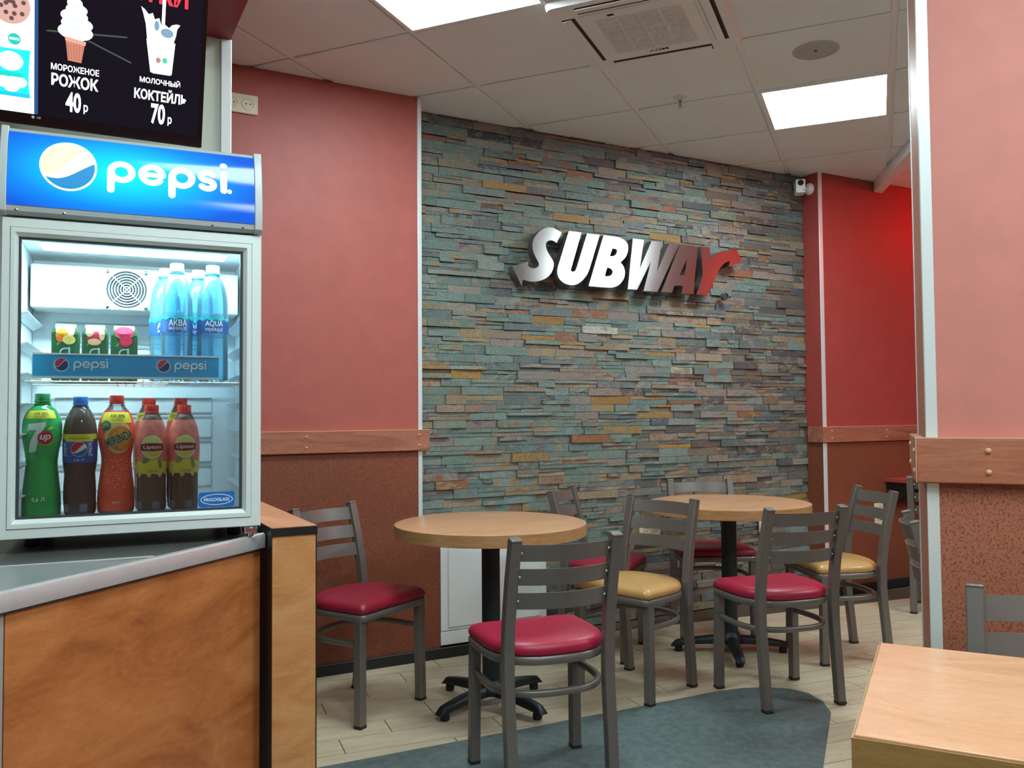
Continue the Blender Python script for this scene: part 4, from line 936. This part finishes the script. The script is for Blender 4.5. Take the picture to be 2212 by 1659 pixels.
# ------------------------------------------------------------------ bottles and cartons
def bottle(name, label, group, x, y, z, prof, mliquid, mcap, cap_r, cap_z, cat='bottle', rz=0., base=None, mneck=None):
    p = FM@Vector((x, y, z)); t = thing(name, label, cat, p, FR+rz, group)
    def rad(h):
        for (ra, za), (rb, zb) in zip(prof, prof[1:]):
            if h <= zb and zb > za: return ra+(rb-ra)*(h-za)/(zb-za)
        return prof[-1][0]
    fine = []
    n = len(prof)
    for i in range(n-1):            # smooth the silhouette
        p0, p1, p2, p3 = (prof[max(i-1, 0)], prof[i], prof[i+1], prof[min(i+2, n-1)])
        for k in range(4):
            s = k/4; f = lambda q: .5*((2*p1[q])+(-p0[q]+p2[q])*s+(2*p0[q]-5*p1[q]+4*p2[q]-p3[q])*s*s+(-p0[q]+3*p1[q]-3*p2[q]+p3[q])*s**3)
            fine.append((max(.001, f(0)), f(1)))
    fine.append(prof[-1])
    def radf(h):
        for (ra, za), (rb, zb) in zip(fine, fine[1:]):
            if za <= h <= zb and zb > za: return ra+(rb-ra)*(h-za)/(zb-za)
        return rad(h)
    b = MB().lathe(fine, seg=32, mod=(lambda a, h: 1+(.05*math.cos(5*a)-.05)*max(0, 1-h/.035)) if base else None).build('bottle_body', mliquid, t, smooth=60)
    cz = cap_z
    c = MB().lathe([(cap_r*1.06, cz), (cap_r*1.06, cz+.003), (cap_r, cz+.0035), (cap_r, cz+.0155), (cap_r*.93, cz+.0175), (0, cz+.0178)], seg=28).build('cap', mcap, t, smooth=40)
    mb = MB().lathe([(cap_r*1.0, cz-.004), (cap_r*1.18, cz-.0038), (cap_r*1.18, cz-.0022), (cap_r*1.0, cz-.002)], seg=24); mb.build('neck_ring', mneck or mliquid, t, smooth=40)
    if base:
        MB().lathe([(.012, .0005), (base*.86, .002), (base*1.005, .012), (base*1.02, .022), (base*1.012, .026)], seg=40, mod=lambda a, h: 1+.07*math.cos(5*a)-.05).build('bottle_base', MATS['pet_base_lit'], t, smooth=60)
    def onb(e): return lambda xx, zz: ((radf(zz)+e)*math.sin(xx/max(radf(zz), .008)), -(radf(zz)+e)*math.cos(xx/max(radf(zz), .008)), zz)
    return t, b, radf, onb
def sleeve(t, radf, z0, z1, mat, name='label_wrap', e=.0004, top=None, bottom=None, n=36, a0=-PI, a1=PI, nz=8):
    mb = MB(); R = []
    for k in range(n+1):
        a = a0+(a1-a0)*k/n; zt_, zb_ = z1+(top(a) if top else 0), z0+(bottom(a) if bottom else 0)
        R.append([mb.bm.verts.new(((radf(zb_+(zt_-zb_)*j/nz)+e)*math.sin(a), -(radf(zb_+(zt_-zb_)*j/nz)+e)*math.cos(a), zb_+(zt_-zb_)*j/nz)) for j in range(nz+1)])
    for k in range(n):
        for j in range(nz): mb.bm.faces.new((R[k][j], R[k+1][j], R[k+1][j+1], R[k][j+1]))
    return mb.build(name, mat, t, smooth=60)
tinted('pet_base_lit', 'aeb9c4', .5, body='8e9cab', bodyfac=.65)  # reflection of the lit fridge bottom put into a paler base tint
tinted('cola', '3a2a20', .1, .06, body='5e5852', bodyfac=.7); tinted('tea', '4a3826', .1, .06, body='6e665a', bodyfac=.7)
tinted('green_pet', '4cc880', .4, .07, body='22b868', bodyfac=.65)
tinted('clear_pet', 'f0f6f8', .9, .06, body='c9c9cc', bodyfac=.15)
tinted('aqua_pet', 'a4e0f4', .8, .06, body='86d2ee', bodyfac=.25)
M_g7 = plain('sleeve_green', '1fb060', .3, var=.12, vscale=40); M_cap_g = plain('cap_green', '0b8a56', .35); M_cap_b = plain('cap_blue', '1a7fd8', .35); M_cap_r = plain('cap_red', 'dc3a2c', .35); M_cap_w = plain('cap_aqua', '9fe0ea', .35)
M_yel = plain('promo_yellow', 'e8dc43', .4); M_ink = plain('print_dark', '3c3a20', .5); M_pred = plain('print_red', 'c8283c', .4); M_pblue = plain('label_blue', '1f5fb4', .35); M_navy = plain('label_navy', '14508f', .35)
M_or = wood('sleeve_orange', ['ee4634', 'f76044', 'fa6e58'], .3, nscale=30, fine=.1); M_mango = plain('print_orange', 'e2962e', .4, var=.2, vscale=120); M_cr = plain('print_cream', 'f0c48d', .4); M_dg = plain('print_dark_green', '2f6a45', .4)
M_lgy = plain('print_lime', 'd7de7c', .4); M_lipred = plain('print_maroon', '8d1638', .4); M_peach = plain('print_peach', 'e6cf52', .4, var=.12, vscale=80); M_leaf = plain('print_leaf', '4f9e55', .4)
M_pinkw = plain('sleeve_peach_pink', 'd9776a', .35, var=.35, vscale=60); M_cyan = plain('print_cyan', '7fd6e8', .4); M_sil = plain('print_silver', 'd5e6df', .35)
FZ = .0575
# green lemon-lime
P7 = [(.020, 0), (.033, .003), (.0350, .012), (.0345, .045), (.0305, .085), (.0285, .110), (.0300, .130), (.0345, .155), (.0355, .175), (.0335, .195), (.026, .212), (.0165, .222), (.0125, .229), (.0125, .240)]
t, b, rf, on = bottle('soda_bottle', 'green lemon-lime soda bottle with a green cap, first in the bottom row', None, .059, .092, FZ, P7, MATS['green_pet'], M_cap_g, .0138, .2285, base=None)
sleeve(t, rf, .118, .205, M_g7)
lab = sleeve(t, rf, .1965, .2125, M_yel, 'promo_band', .0009, a0=-.9, a1=.9, n=14, nz=4)
flat_mesh('promo_print', *text_geo('НА 20%', w=.024, h=.0065, cz=.2065, cx=.001), M_ink, lab, on(.0014)); flat_mesh('promo_print', *text_geo('БОЛЬШЕ*', w=.020, h=.0032, cz=.2000), M_ink, lab, on(.0014))
seven = [(-.0224, .186), (.0092, .1895), (.0090, .182), (-.0020, .165), (-.0081, .132), (-.0218, .130), (-.0184, .151), (-.0067, .1743), (-.0204, .1743), (-.0245, .1704)]
flat_mesh('numeral', *subdiv(poly_geo(seven), 2), M_lw, t, on(.0012))
flat_mesh('red_spot_rim', *disc_geo(.0085, .1575, .0140, n=24, rings=4), M_yel, t, on(.0010)); rs_ = flat_mesh('red_spot', *disc_geo(.0085, .1585, .0135, n=24, rings=4), M_pred, t, on(.0013))
flat_mesh('numeral_word', *text_geo('up', w=.0185, h=.0135, cx=.0083, cz=.1578, bold=.03, shear=.25), M_lw, t, on(.0018))
flat_mesh('leaf_print', *subdiv(poly_geo([(.012, .176), (.018, .181), (.024, .180), (.021, .175), (.016, .174)]), 1), M_lgy, t, on(.0013))
flat_mesh('volume_print', *text_geo('0,6 Л', w=.022, h=.0088, cx=-.003, cz=.038, bold=.012), M_lw, t, on(.0008))
# cola
PC_ = [(.018, 0), (.028, .004), (.0300, .016), (.0298, .060), (.0285, .085), (.0300, .095), (.0312, .110), (.0315, .160), (.0300, .178), (.0260, .198), (.0180, .214), (.0125, .222), (.0122, .236)]
t, b, rf, on = bottle('soda_bottle', 'dark cola bottle with a blue label and blue cap, second in the bottom row', None, .127, .090, FZ, PC_, MATS['cola'], M_cap_b, .0136, .2225, base=.030, mneck=MATS['clear_pet'])
sleeve(t, rf, .108, .1500, M_pblue); lab = sleeve(t, rf, .1501, .1650, M_yel, 'promo_band', .0006)
sleeve(t, rf, .1475, .1545, M_pblue, 'label_tab', .0009, a0=-1.30, a1=-.86, n=5, nz=1); sleeve(t, rf, .1475, .1545, M_pblue, 'label_tab', .0009, a0=.86, a1=1.30, n=5, nz=1)
flat_mesh('promo_print', *text_geo('НА 20% БОЛЬШЕ*', w=.040, h=.0042, cz=.1565), M_ink, lab, on(.0010))
a_, b_, c_ = globe_geos(-.0005, .1350, .0150); flat_mesh('logo_disc', *disc_geo(-.0005, .1350, .0150, n=28, rings=4), M_lw, t, on(.0009)); flat_mesh('logo_upper', *subdiv(b_, 1), M_pred, t, on(.0014)); flat_mesh('logo_lower', *subdiv(c_, 1), M_pblue, t, on(.0014))
pg, xe = pepsi_geo(0, 0, .0072, .0014)
for s0, z0 in ((.0235, .1215), (-.0260, .1215)): flat_mesh('logo_word', [(s0-z_, z0+x_*(.0265/xe)) for x_, z_ in pg[0]], pg[1], M_lw, t, on(.0009))
flat_mesh('volume_print', *text_geo('0,6 Л', w=.0175, h=.0055, cx=-.0005, cz=.1135), M_lw, t, on(.0009))
# orange
PM = [(.018, 0), (.030, .003), (.0345, .012), (.0340, .045), (.0300, .085), (.0278, .105), (.0290, .125), (.0335, .150), (.0345, .168), (.0325, .188), (.0255, .207), (.0165, .219), (.0125, .226), (.0125, .238)]
t, b, rf, on = bottle('soda_bottle', 'orange soda bottle in a bubbly red-orange sleeve, third in the bottom row', None, .1935, .092, FZ, PM, MATS['clear_pet'], M_cap_r, .0136, .2255)
sleeve(t, rf, .004, .2125, M_or, nz=28); lab = sleeve(t, rf, .1865, .2085, M_yel, 'promo_band', .0009, a0=-1.0, a1=1.0, n=14, nz=4); sleeve(t, rf, .2086, .2125, plain('print_crimson', 'b01838', .4), 'promo_rim', .0009, a0=-1.2, a1=1.2, n=14, nz=2)
flat_mesh('promo_print', *text_geo('НА 20%', w=.026, h=.0075, cx=.003, cz=.2005, bold=.015), M_ink, lab, on(.0014)); flat_mesh('promo_print', *text_geo('БОЛЬШЕ*', w=.019, h=.0038, cx=.003, cz=.1930), M_ink, lab, on(.0014))
flat_mesh('cream_glow', *disc_geo(.004, .158, .0265, .0335, n=28, rings=6), M_cr, t, on(.0008)); flat_mesh('fruit_rim', *disc_geo(.008, .1550, .0225, .0250, n=28, rings=5), plain('print_rind', 'd98b3d', .4), t, on(.0011)); flat_mesh('fruit', *disc_geo(.008, .1550, .0205, .0230, n=28, rings=5), M_mango, t, on(.0014))
for k in range(6): flat_mesh('fruit_segment', *disc_geo(.008+.011*math.cos(k*PI/3+.5), .155+.0135*math.sin(k*PI/3+.5), .0055, .0068, n=12, rings=2), plain('print_segment', 'eab24a', .4) if 'print_segment' not in MATS else MATS['print_segment'], t, on(.0018))
gm = text_geo('MIRINDA', w=.054, h=.0185, cx=.006, cz=.1555, bold=.03, rot=.42); gm2 = text_geo('MIRINDA', w=.056, h=.0205, cx=.006, cz=.1553, bold=.075, rot=.42)
flat_mesh('logo_outline', *gm2, plain('print_pale', 'e9e4c8', .4), t, on(.0024)); flat_mesh('logo_word', *gm, M_dg, t, on(.0030))
sp_ = flat_mesh('green_spot', *disc_geo(-.0200, .1810, .0105, n=20, rings=3), M_dg, t, on(.0012)); flat_mesh('spot_print', *join_geo(text_geo('БЕЗ', w=.011, h=.0042, cx=-.020, cz=.1835, rot=.2), stroke_geo([(-.027, .1775), (-.013, .1805)], .001)), M_lw, t, on(.0017))
bub = [disc_geo(rnd.uniform(-.028, .028), rnd.uniform(.055, .115), rr_, n=7, rings=1) for rr_ in (rnd.choice([.0006, .0008, .0011, .0014]) for _ in range(110))]
o = flat_mesh('bubbles', *join_geo(*bub), plain('print_bubble', 'f4b489', .4), t, on(.0009)); o['kind'] = 'stuff'
flat_mesh('volume_print', *text_geo('0,6 л', w=.0125, h=.0060, cx=.0005, cz=.0265, bold=.015), M_lw, t, on(.0010))
# peach tea, two rows
PT = [(.017, 0), (.026, .004), (.0285, .016), (.0280, .060), (.0290, .085), (.0300, .100), (.0308, .135), (.0295, .155), (.0255, .178), (.0180, .198), (.0130, .206), (.0128, .220)]
PTB = [(r, z_*1.075) for r, z_ in PT]
def tea(label, x, y, prof, k, promo):
    t, b, rf, on = bottle('tea_bottle', label, 'peach iced tea bottles', x, y, FZ, prof, MATS['tea'], M_cap_r, .0136, .2055*k, base=.0285, mneck=MATS['clear_pet'])
    jag = lambda a: .0035*math.sin(a*9)+.002*math.sin(a*17+1)
    sleeve(t, rf, .082*k, .192*k, M_pinkw, bottom=jag, nz=14)
    if promo: flat_mesh('promo_print', *text_geo('20%', w=.017, h=.006, cx=-.016, cz=.186*k), M_ink, sleeve(t, rf, .176*k, .193*k, M_yel, 'promo_band', .0009), on(.0014))
    sleeve(t, rf, .080*k, .108*k, M_peach, 'peach_band', .0008, bottom=lambda a: jag(a)*1.1, top=lambda a: .004*math.cos(a*2), a0=-1.25, a1=1.25, n=26)
    flat_mesh('peach_print', *disc_geo(.001, .099*k, .0175, .0125, n=22, rings=4), plain('print_peach2', 'ecd24c', .4) if 'print_peach2' not in MATS else MATS['print_peach2'], t, on(.0012))
    flat_mesh('leaf_print', *subdiv(poly_geo([(-.020, .106), (-.012, .113), (-.002, .112), (-.008, .105), (-.014, .103)]), 1), M_leaf, t, on(.0016)); flat_mesh('leaf_print', *subdiv(poly_geo([(.012, .113), (.019, .108), (.021, .096), (.016, .091), (.012, .101)]), 1), M_leaf, t, on(.0016))
    flat_mesh('badge_rim', *disc_geo(.001, .1365, .0215, .0235, n=30, rings=5), M_lw, t, on(.0011)); flat_mesh('badge', *disc_geo(.001, .1365, .0198, .0218, n=30, rings=5), M_lgy, t, on(.0015))
    flat_mesh('badge_swoosh', *subdiv(poly_geo([(-.004, .1255), (.004, .1245), (.012, .1275), (.014, .1225), (.006, .1175), (-.006, .1185)]), 1), plain('print_lemon', 'd9d53a', .4) if 'print_lemon' not in MATS else MATS['print_lemon'], t, on(.0019))
    bar = [(-.0205+.043*i/12, .1365+.0062+.0022*math.sin(PI*i/12)) for i in range(13)]+[(.0225-.043*i/12, .1365-.0062-.0022*math.sin(PI*i/12)) for i in range(13)]
    flat_mesh('badge_bar', *subdiv(poly_geo(bar), 1), M_lipred, t, on(.0021)); flat_mesh('logo_word', *text_geo('Lipton', w=.032, h=.0098, cx=.001, cz=.1358, bold=.015), M_lw, t, on(.0026))
    flat_mesh('flavour_print', *text_geo('ПЕРСИК', w=.017, h=.0042, cx=.003, cz=.0875), plain('print_brown', 'a05a24', .4) if 'print_brown' not in MATS else MATS['print_brown'], t, on(.0018)); flat_mesh('wave_print', *stroke_geo([(-.008+.002*i, .0832+.0004*math.sin(i)) for i in range(11)], .0012), M_cyan, t, on(.0018))
    flat_mesh('mark_print', *join_geo(*[stroke_geo(arc(-.024, zz, .0022, 0, 360, 10)[:-1], .0008, True) for zz in (.0845, .0895)]), M_lw, t, on(.0012))
tea('peach iced tea bottle in front, next to the orange soda', .2595, .074, PT, 1., False)
tea('peach iced tea bottle in front at the end of the bottom row, above the sticker', .3225, .074, PT, 1., False)
tea('peach iced tea bottle behind another one, next to the orange soda', .2550, .144, PTB, 1.075, True)
tea('peach iced tea bottle behind another one, at the end of the bottom row', .3185, .144, PTB, 1.075, True)
# water
PA = [(.020, 0), (.031, .004), (.0325, .014), (.0320, .095), (.0330, .100), (.0330, .140), (.0322, .150), (.0310, .180), (.0265, .205), (.0185, .224), (.0130, .232), (.0130, .246)]
jagt = lambda a: .0022*math.sin(a*14)+.0015*math.sin(a*23)
def water(label, x, y, w1, w2, dz=0):
    t, b, rf, on = bottle('water_bottle', label, 'blue water bottles', x, y, SZ-.0025, PA, MATS['aqua_pet'], M_cap_w, .0140, .2365)
    lab = sleeve(t, rf, .103, .137, M_navy, top=jagt, a0=-1.35, a1=1.35, n=40); sleeve(t, rf, .132, .1385, plain('label_teal', '12b0b4', .35) if 'label_teal' not in MATS else MATS['label_teal'], 'label_rim', .0009, top=jagt, bottom=lambda a: .002*math.sin(a*11), a0=-1.35, a1=1.35, n=40, nz=2)
    flat_mesh('logo_word', *text_geo(w1, w=.036, h=.0135, cx=.001, cz=.1235, bold=.012), M_lw, lab, on(.0014)); flat_mesh('logo_word', *text_geo(w2, w=.035, h=.0062, cx=.001, cz=.1115), M_lw, lab, on(.0014)); flat_mesh('logo_line', *stroke_geo([(-.009, .1062), (.011, .1062)], .0008), M_lw, lab, on(.0014))
water('blue water bottle on the upper shelf lettered in Cyrillic, next to the cartons', .3085, .120, 'АКВА', 'МИНЕРАЛЕ')
water('blue water bottle on the upper shelf lettered in Latin, against the side of the fridge', .3815, .120, 'AQUA', 'MINERALE')
water('blue water bottle on the upper shelf, behind the Cyrillic one', .2880, .196, 'АКВА', 'МИНЕРАЛЕ'); water('blue water bottle on the upper shelf, behind the gap of the front two', .3570, .192, 'AQUA', 'MINERALE')
# juice cartons
M_box = plain('carton_green', '1d5a36', .4, var=.15, vscale=30); M_flap = plain('carton_flap', 'e6e0d4', .45)
def carton(label, x, wd, fruits):
    y = .112; p = FM@Vector((x, y, SZ-.0025)); t = thing('juice_carton', label, 'carton', p, FR, 'small juice cartons'); h = wd/2; d = .038; z1 = .113
    MB().hexa([(-h, 0, 0), (h, 0, 0), (h, d, 0), (-h, d, 0)], [(-h, 0, z1-.016), (h, 0, z1-.016), (h, d, z1-.016), (-h, d, z1-.016)]).build('carton_body', M_box, t, bevel=.0015)
    MB().hexa([(-h, 0, z1-.0160), (h, 0, z1-.0160), (h, d, z1-.0160), (-h, d, z1-.0160)], [(-h+.006, .005, z1), (h-.006, .005, z1), (h-.006, d-.005, z1), (-h+.006, d-.005, z1)]).build('carton_top', M_box, t, bevel=.001)
    MB().box(-h+.006, h-.006, d/2-.001, d/2+.001, z1, z1+.004).build('carton_seal', M_flap, t)
    top = [(-h+.005, z1-.0163), (h-.005, z1-.0163), (h-.0075, z1-.001), (-h+.0075, z1-.001)]
    f0 = lambda e: (lambda xx, zz: (xx, -e+(.005*(max(0, zz-(z1-.016))/.016)), zz))
    flat_mesh('cream_print', *subdiv(poly_geo([(-h*.62, z1-.020), (0, z1-.028), (h*.62, z1-.020), (h*.75, z1-.0015), (-h*.75, z1-.0015)]), 2), plain('carton_cream', 'efdfc4', .4) if 'carton_cream' not in MATS else MATS['carton_cream'], t, f0(.0006))
    for k, (cx, cz, rx, rz_, col) in enumerate(fruits): flat_mesh('fruit_print', *disc_geo(cx, cz, rx, rz_, n=20, rings=3), plain('fruit_'+col, col, .4, var=.22, vscale=130) if 'fruit_'+col not in MATS else MATS['fruit_'+col], t, f0(.0012+.0006*k))
    flat_mesh('leaf_print', *poly_geo([(-.0165, z1-.040), (-.0110, z1-.033), (-.0095, z1-.037), (-.013, z1-.042)]), M_leaf, t, f0(.001))
    ya = stroke_geo([(.0075, .030), (.0075, .0665)], .0034); yb = stroke_geo(arc(.0005, .0570, .0095, 90, 270, 14, .0085)+[(.0075, .0485)], .0026); yc = stroke_geo([(.0005, .0655), (.0075, .0655)], .0026); yd = stroke_geo([(.0045, .0485), (-.0075, .032)], .0034)
    flat_mesh('letter_print', *join_geo(ya, yb, yc, yd), M_sil, t, f0(.0008))
z1 = .113
carton('small green juice carton with orange fruit, first of three', .0965, .0505, [(-.006, z1-.021, .0115, .0135, 'e39a2c'), (-.008, z1-.027, .0085, .008, 'd96a22'), (.007, z1-.030, .0115, .0095, 'f0dca0'), (.007, z1-.030, .0095, .0078, 'e8c25c')])
carton('small green juice carton with peach slices, second of three', .1510, .0490, [(-.001, z1-.026, .0145, .0150, 'c8434c'), (.003, z1-.020, .0075, .0090, 'd8324e'), (-.010, z1-.014, .0075, .0085, 'f0c49a'), (-.001, z1-.033, .0125, .0070, 'efb487'), (.013, z1-.018, .0055, .0120, 'f0c49a')])
carton('small green juice carton with red grapefruit, third of three', .2060, .0520, [(0, z1-.011, .0185, .0115, 'c9274a'), (0, z1-.008, .0165, .0075, 'd8406a'), (.003, z1-.030, .0130, .0130, 'c3213f'), (.003, z1-.030, .0110, .0110, 'd23457')])

# ------------------------------------------------------------------ menu screen
TA = math.radians(16.5)
tv = thing('menu_screen', 'black wall television showing a menu board, tilted forward above the fridge', 'television', (-.062, 2.30, 1.915), 0, None, TA)
HW, HH = .3735, .446
MB().box(-HW, HW, .004, .034, -.016, HH).build('housing', M_black, tv, bevel=.003)
mb = MB()
for x0, x1, z0, z1 in ((-HW, HW, -.014, .011), (-HW, HW, HH-.010, HH), (-HW, -HW+.010, .011, HH-.010), (HW-.010, HW, .011, HH-.010)): mb.box(x0, x1, 0, .0045, z0, z1)
mb.build('bezel', plain('gloss_black', '0b0c0f', .12), tv)
M_scr = glow('screen_black', '0d1120', .5, gloss=1); M_scr.node_tree.nodes['Principled BSDF'].inputs['Base Color'].default_value = (.004, .005, .008, 1); M_scr.node_tree.nodes['Principled BSDF'].inputs['Specular IOR Level'].default_value = .3
scr = MB().box(-HW+.010, HW-.010, .0015, .0040, .011, HH-.010).build('screen', M_scr, tv)
S = lambda e: (lambda x, z: (x, .0015-e, z))
def lit(c, s, n=None):
    n = n or 'screen_'+c+str(s); return MATS.get(n) or glow(n, c, s)
flat_mesh('picture_white', *grid_geo(-.30, -.0065, .0112, HH-.0105, 1, 1), lit('f2fdff', 1.5), scr, S(.0002))
flat_mesh('picture_edge', *grid_geo(-.0065, .0015, .0112, HH-.0105, 1, 1), lit('1d4f86', .5), scr, S(.0002))
for cx in (-.055, -.165):
    flat_mesh('picture_cookie', *disc_geo(cx, .246, .0405, n=30), lit('b88f86', 1.), scr, S(.0004)); flat_mesh('picture_chips', *join_geo(*[disc_geo(cx+.030*math.cos(k*2.4)*((k % 3+1)/3.2), .246+.030*math.sin(k*2.4)*((k % 3+1)/3.2), .005, n=9, rings=1) for k in range(11)]), lit('5c3d3d', .8), scr, S(.0006))
    flat_mesh('picture_spot', *disc_geo(cx+.008, .1735, .0130, n=22), lit('17ad9c', 1.), scr, S(.0004)); flat_mesh('picture_spot_bar', *grid_geo(cx-.002, cx+.018, .1715, .1765, 1, 1), lit('c8fff4', 1.2), scr, S(.0006))
    flat_mesh('picture_bag', *poly_geo([(cx-.045, .1505), (cx+.041, .1530), (cx+.038, .120), (cx+.037, .075), (cx+.041, .0455), (cx-.045, .045), (cx-.042, .08), (cx-.042, .12)]), lit('12d8c8', 1.1), scr, S(.0004)); flat_mesh('picture_bag_band', *grid_geo(cx-.044, cx+.040, .0450, .0545, 1, 1), lit('10a8dc', 1.), scr, S(.0006))
    flat_mesh('picture_bag_badge', *disc_geo(cx, .124, .0260, .0215, n=22), lit('f4ffff', 1.4), scr, S(.0006)); flat_mesh('picture_bag_ribbon', *grid_geo(cx-.026, cx+.026, .0895, .1000, 1, 1), lit('0fb4ac', 1.), scr, S(.0007)); flat_mesh('picture_chips_pile', *join_geo(disc_geo(cx-.012, .076, .022, .013, n=16), disc_geo(cx+.014, .079, .020, .014, n=16), disc_geo(cx+.002, .066, .016, .011, n=16)), lit('fff3c4', 1.3), scr, S(.0006))
flat_mesh('picture_glow', *join_geo(stroke_geo([(.02, .205), (.19, .222)], .004), stroke_geo([(.06, .215), (.20, .165)], .004)), lit('3b4a3c', .55), scr, S(.0002))
swirl = [(.079, .213, .0375, .019), (.082, .231, .0340, .017), (.076, .248, .0290, .0155), (.081, .263, .0230, .0135), (.077, .277, .0165, .012), (.080, .291, .0085, .011)]
flat_mesh('picture_ice_cream', *join_geo(*[disc_geo(*q, n=22) for q in swirl]), lit('f4fcff', 1.35), scr, S(.0004))
flat_mesh('picture_ice_shade', *join_geo(*[stroke_geo(arc(q[0], q[1]+.002, q[2]*.78, 200, 320, 8, q[3]*.7), .0022) for q in swirl[1:]]), lit('a8c4d4', .9), scr, S(.0006))
flat_mesh('picture_cone', *poly_geo([(.0575, .199), (.100, .1935), (.0985, .184), (.0925, .1445), (.0635, .146), (.0590, .186)]), lit('b0705c', .95), scr, S(.0005)); flat_mesh('picture_cone_rim', *poly_geo([(.0560, .200), (.102, .194), (.1005, .185), (.0580, .190)]), lit('c58a78', 1.), scr, S(.0007))
flat_mesh('picture_cone_lines', *join_geo(*[stroke_geo([(.0625+.0065*k, .184), (.0660+.0052*k, .149)], .0010) for k in range(6)]), lit('8a4f42', .8), scr, S(.0008))
MT = lit('ffffff', 1.35)
flat_mesh('menu_words', *join_geo(text_geo('МОРОЖЕНОЕ', w=.103, h=.0150, cx=.0797, cz=.1275, bold=.02), text_geo('РОЖОК', w=.101, h=.0285, cx=.0797, cz=.0985, bold=.03)), MT, scr, S(.0004))
flat_mesh('menu_price', *join_geo(text_geo('40', w=.033, h=.047, cx=.0765, cz=.0510, bold=.03), text_geo('р', w=.0095, h=.0215, cx=.1035, cz=.0385, bold=.02)), MT, scr, S(.0004))
flat_mesh('picture_cup', *poly_geo([(.2345, .2275), (.3010, .2285), (.2950, .1525), (.2900, .1500), (.2520, .1495), (.2455, .1520)]), lit('fbffff', 1.4), scr, S(.0004))
flat_mesh('picture_cup_mark', *disc_geo(.2630, .182, .006, .007, n=10), lit('a06a6a', 1.), scr, S(.0006)); flat_mesh('picture_cup_mark', *disc_geo(.2780, .1835, .006, .007, n=10), lit('35b07a', 1.), scr, S(.0006))
spl = [(.236, .2276), (.232, .262), (.226, .284), (.2205, .3005), (.230, .294), (.238, .285), (.247, .290), (.252, .276), (.262, .281), (.268, .262), (.276, .268), (.285, .262), (.292, .270), (.303, .274), (.311, .273), (.304, .262), (.302, .246), (.297, .2284)]
flat_mesh('picture_splash', *poly_geo(spl), lit('e6f6ff', 1.25), scr, S(.0004)); flat_mesh('picture_splash_shade', *join_geo(disc_geo(.281, .249, .015, .011, n=14), disc_geo(.257, .262, .006, .012, n=12)), lit('6f8ea6', .8), scr, S(.0006))
flat_mesh('picture_stream', *stroke_geo([(.2725, .335), (.2715, .262)], .0075), lit('f2fbff', 1.3), scr, S(.0008))
flat_mesh('menu_words', *join_geo(text_geo('МОЛОЧНЫЙ', w=.094, h=.0165, cx=.2690, cz=.1325, bold=.02), text_geo('КОКТЕЙЛЬ', w=.122, h=.0315, cx=.2715, cz=.0995, bold=.03)), MT, scr, S(.0004))
flat_mesh('menu_price', *join_geo(text_geo('70', w=.033, h=.050, cx=.2665, cz=.0530, bold=.03), text_geo('р', w=.0095, h=.0215, cx=.2945, cz=.0390, bold=.02)), MT, scr, S(.0004))
flat_mesh('menu_title', *text_geo('НАПИТКИ', w=.250, h=.060, cx=.2025, cz=.3440, bold=.03), lit('e8283c', 1.1), scr, S(.0005))
flat_mesh('maker_mark', *join_geo(disc_geo(-.0085, .0040, .0034, n=14, rings=1), text_geo('LG', h=.0048, cx=.0035, cz=.0040, bold=.02)), plain('print_grey', 'c9cdd2', .4), tv, lambda x, z: (x, -.0003, z))
mb = MB(); mb.box(-.10, .10, .030, .045, .12, .32); mb.build('bracket_plate', M_black, tv)
MB().sweep([(0, .045, .22), (0, .30, .10), (0, .622, .04)], [(-.02, -.015), (.02, -.015), (.02, .015), (-.02, .015)]).build('wall_arm', M_black, tv)
